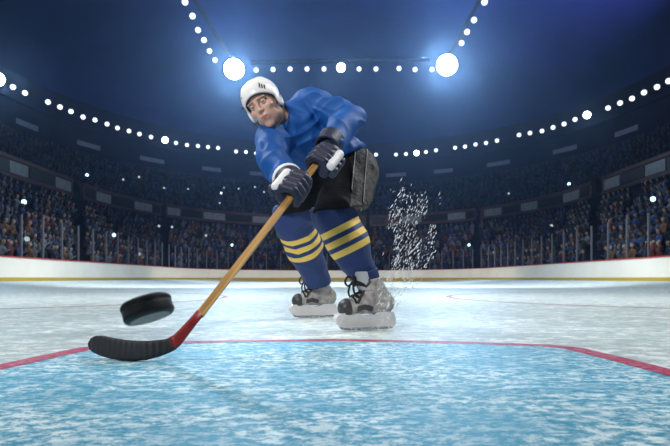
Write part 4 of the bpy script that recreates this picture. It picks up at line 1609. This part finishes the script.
bx2 = nt.nodes.new('ShaderNodeBump'); bx2.inputs['Strength'].default_value = 0.5; bx2.inputs['Distance'].default_value = 0.004
nt.links.new(wx.outputs['Fac'], bx2.inputs['Height']); nt.links.new(bx2.outputs['Normal'], b_.inputs['Normal'])

g0 = P(172, 352, 2.06)
stick = empty('hockey_stick', (g0[0], g0[1], 0.0))
tag(stick, 'wooden hockey stick with taped black blade resting on the blue crease', 'hockey stick')
up_ = nrm(np.cross(SDIR, (0, 1, 0)))
dp_ = np.cross(SDIR, up_)
v, f_ = box((STK_LO + STK_HI) / 2, SDIR, up_, dp_, np.linalg.norm(STK_HI - STK_LO) / 2, 0.0150, 0.0105)
sh = mesh_obj('shaft', v, f_, M_WOOD, stick); bevel(sh, 0.003, 2)


def lofted(st, name, mat, thick):
    """st: (xb,yb,xt,yt,d) stations"""
    V, Fc = [], []
    nr = 7
    for (xb, yb, xt, yt, d, th) in st:
        B_, T_ = P(xb, yb, d), P(xt, yt, d)
        for k in range(nr):
            a = math.pi * 2 * 0
            t = k / (nr - 1)
            q = B_ + (T_ - B_) * t
            h_ = th * (0.55 + 0.45 * math.sin(math.pi * min(max(t, 0.0), 1.0)) ** 0.5)
            V.append(tuple(q + np.array([0, -h_, 0])))
        for k in range(nr - 1, -1, -1):
            t = k / (nr - 1)
            q = B_ + (T_ - B_) * t
            h_ = th * (0.55 + 0.45 * math.sin(math.pi * t) ** 0.5)
            V.append(tuple(q + np.array([0, h_, 0])))
    m = 2 * nr
    for i in range(len(st) - 1):
        for k in range(m):
            k2 = (k + 1) % m
            Fc.append((i * m + k, i * m + k2, (i + 1) * m + k2, (i + 1) * m + k))
    Fc.append(tuple(range(m - 1, -1, -1)))
    n = (len(st) - 1) * m
    Fc.append(tuple(range(n, n + m)))
    return mesh_obj(name, V, Fc, mat, stick, smooth=True)


st_blade = [(88.2, 345.5, 88.4, 342.5, 2.15, 0.004), (89.5, 349, 91, 338.2, 2.14, 0.006), (93, 352, 95.5, 335.8, 2.125, 0.007), (99, 355, 103, 335.6, 2.10, 0.008), (108, 358, 112, 337.6, 2.075, 0.008),
            (120, 360.3, 124, 339.6, 2.05, 0.008), (133, 361.3, 136, 340.6, 2.035, 0.008), (147, 360, 148, 340.8, 2.03, 0.008), (160, 356.5, 158, 340, 2.04, 0.009), (170, 352.6, 165.5, 339, 2.05, 0.009), (176, 349.5, 169, 337.6, 2.06, 0.009)]
tag(lofted(st_blade, 'blade', M_TAPE, 0.008), 'curved blade wrapped in black tape')
st_h = [(175.5, 349.7, 168.8, 337.7, 2.06, 0.0100), (181, 344.6, 174, 334.6, 2.07, 0.0108), (187.5, 336, 180.5, 328.4, 2.085, 0.0114), (195, 326, 188.5, 320, 2.10, 0.0116), (204.0, 314.6, 197.4, 309.8, 2.125, 0.0118)]
tag(lofted(st_h, 'hosel', M_HOSEL, 0.01), 'dark red heel section')

# ---------------------------------------------------------------- puck
PD = 0.89
pc = P(147.5, 309, PD)
pax = nrm(np.array([-0.34, 0.17, 0.93]))
puck = empty('hockey_puck', pc)
tag(puck, 'black rubber puck flying through the air above the stick blade', 'puck')
prof_p = [(0, 0.0127), (0.031, 0.0127), (0.0355, 0.0120), (0.0380, 0.0098), (0.0381, 0.005), (0.0377, 0.004), (0.0381, 0.003), (0.0381, -0.003), (0.0377, -0.004), (0.0381, -0.005), (0.0380, -0.0098), (0.0355, -0.0120), (0.031, -0.0127), (0, -0.0127)]
M_PUCK = pmat('black_puck_rubber', (0.028, 0.028, 0.030), 0.55, spec=0.4, noise=0.25, nscale=60, bump=0.2, bscale=300)
v, f_ = lathe([(q[0], q[1] * 1.22) for q in prof_p], pc, pax, 64)
mesh_obj('rubber_disc', v, f_, M_PUCK, puck, smooth=True)
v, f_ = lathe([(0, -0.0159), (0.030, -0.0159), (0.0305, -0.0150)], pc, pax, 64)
tag(mesh_obj('face', v, f_, pmat('bounce_lit_puck_face', (0.42, 0.35, 0.30), 0.8, noise=0.25, nscale=90), puck), 'grey underside of the puck with ice bounce in its colour')  # underside painted pale for light bounced up off the ice
vv = []
u_ = nrm(np.cross(pax, (0, 1, 0))); w_ = np.cross(pax, u_)
for k in range(96):
    a = 2 * math.pi * k / 96
    r_ = u_ * math.cos(a) + w_ * math.sin(a)
    tdir = np.cross(pax, r_)
    for h in (-0.0080, 0.0080):
        vv.append(box(pc + r_ * 0.0381 + pax * h, r_, tdir, pax, 0.0006, 0.0007, 0.0022))
v, f_ = merge(vv)
mesh_obj('knurled_edge', v, f_, M_PUCK, puck)

# ---------------------------------------------------------------- ice spray
M_SPRAY = pmat('ice_chips', (0.86, 0.91, 0.95), 0.3, spec=0.5)
rs = np.random.default_rng(21)
sv = []


def chip(c, dirv, L, w):
    dirv = nrm(dirv)
    a = nrm(np.cross(dirv, rs.normal(size=3))); b = np.cross(dirv, a)
    V = [c - dirv * L, c + dirv * L, c + a * w, c - a * w * 0.8, c + b * w, c - b * w * 0.9]
    Fc = [(0, 2, 4), (0, 4, 3), (0, 3, 5), (0, 5, 2), (1, 4, 2), (1, 3, 4), (1, 5, 3), (1, 2, 5)]
    return [tuple(q) for q in V], Fc


for i in range(1350):
    t = rs.random() ** 1.25
    px = 377 + 14 * t + (12 + 38 * min(1, t * 2.4)) * rs.random() ** 1.1
    py = 308 - 112 * t + rs.normal(0, 8)
    if py > 328: py = 326
    d = 3.30 + rs.normal(0, 0.10)
    c = P(px, py, d)
    if vnoise(np.array([[px * 0.09, py * 0.06, 3.3]]))[0] < 0.38: continue
    if c[2] < 0.004: c[2] = 0.006
    s = 0.0016 + 0.0030 * rs.random() ** 2
    sv.append(chip(c, np.array([0.45 + rs.normal(0, 0.12), rs.normal(0, 0.3), 0.85]), s * (1.2 + 3.6 * rs.random()), s * 0.75))
for i in range(330):        # chips skimming the ice round both blades
    near = rs.random() < 0.72
    px = rs.uniform(338, 412) if near else rs.uniform(292, 342)
    d0 = (3.22 if near else 4.25) + rs.normal(0, 0.05)
    z = abs(rs.normal(0, 0.018)) + 0.003
    c = np.array([(px - 335) / F * d0, d0 - 0.03, z])
    s = 0.0015 + 0.0022 * rs.random() ** 2
    sv.append(chip(c, rs.normal(size=3), s * 1.5, s))
v, f_ = merge(sv)
tag(mesh_obj('ice_spray', v, f_, M_SPRAY), 'burst of white ice chips thrown up behind the front skate', 'ice spray', kind='stuff')
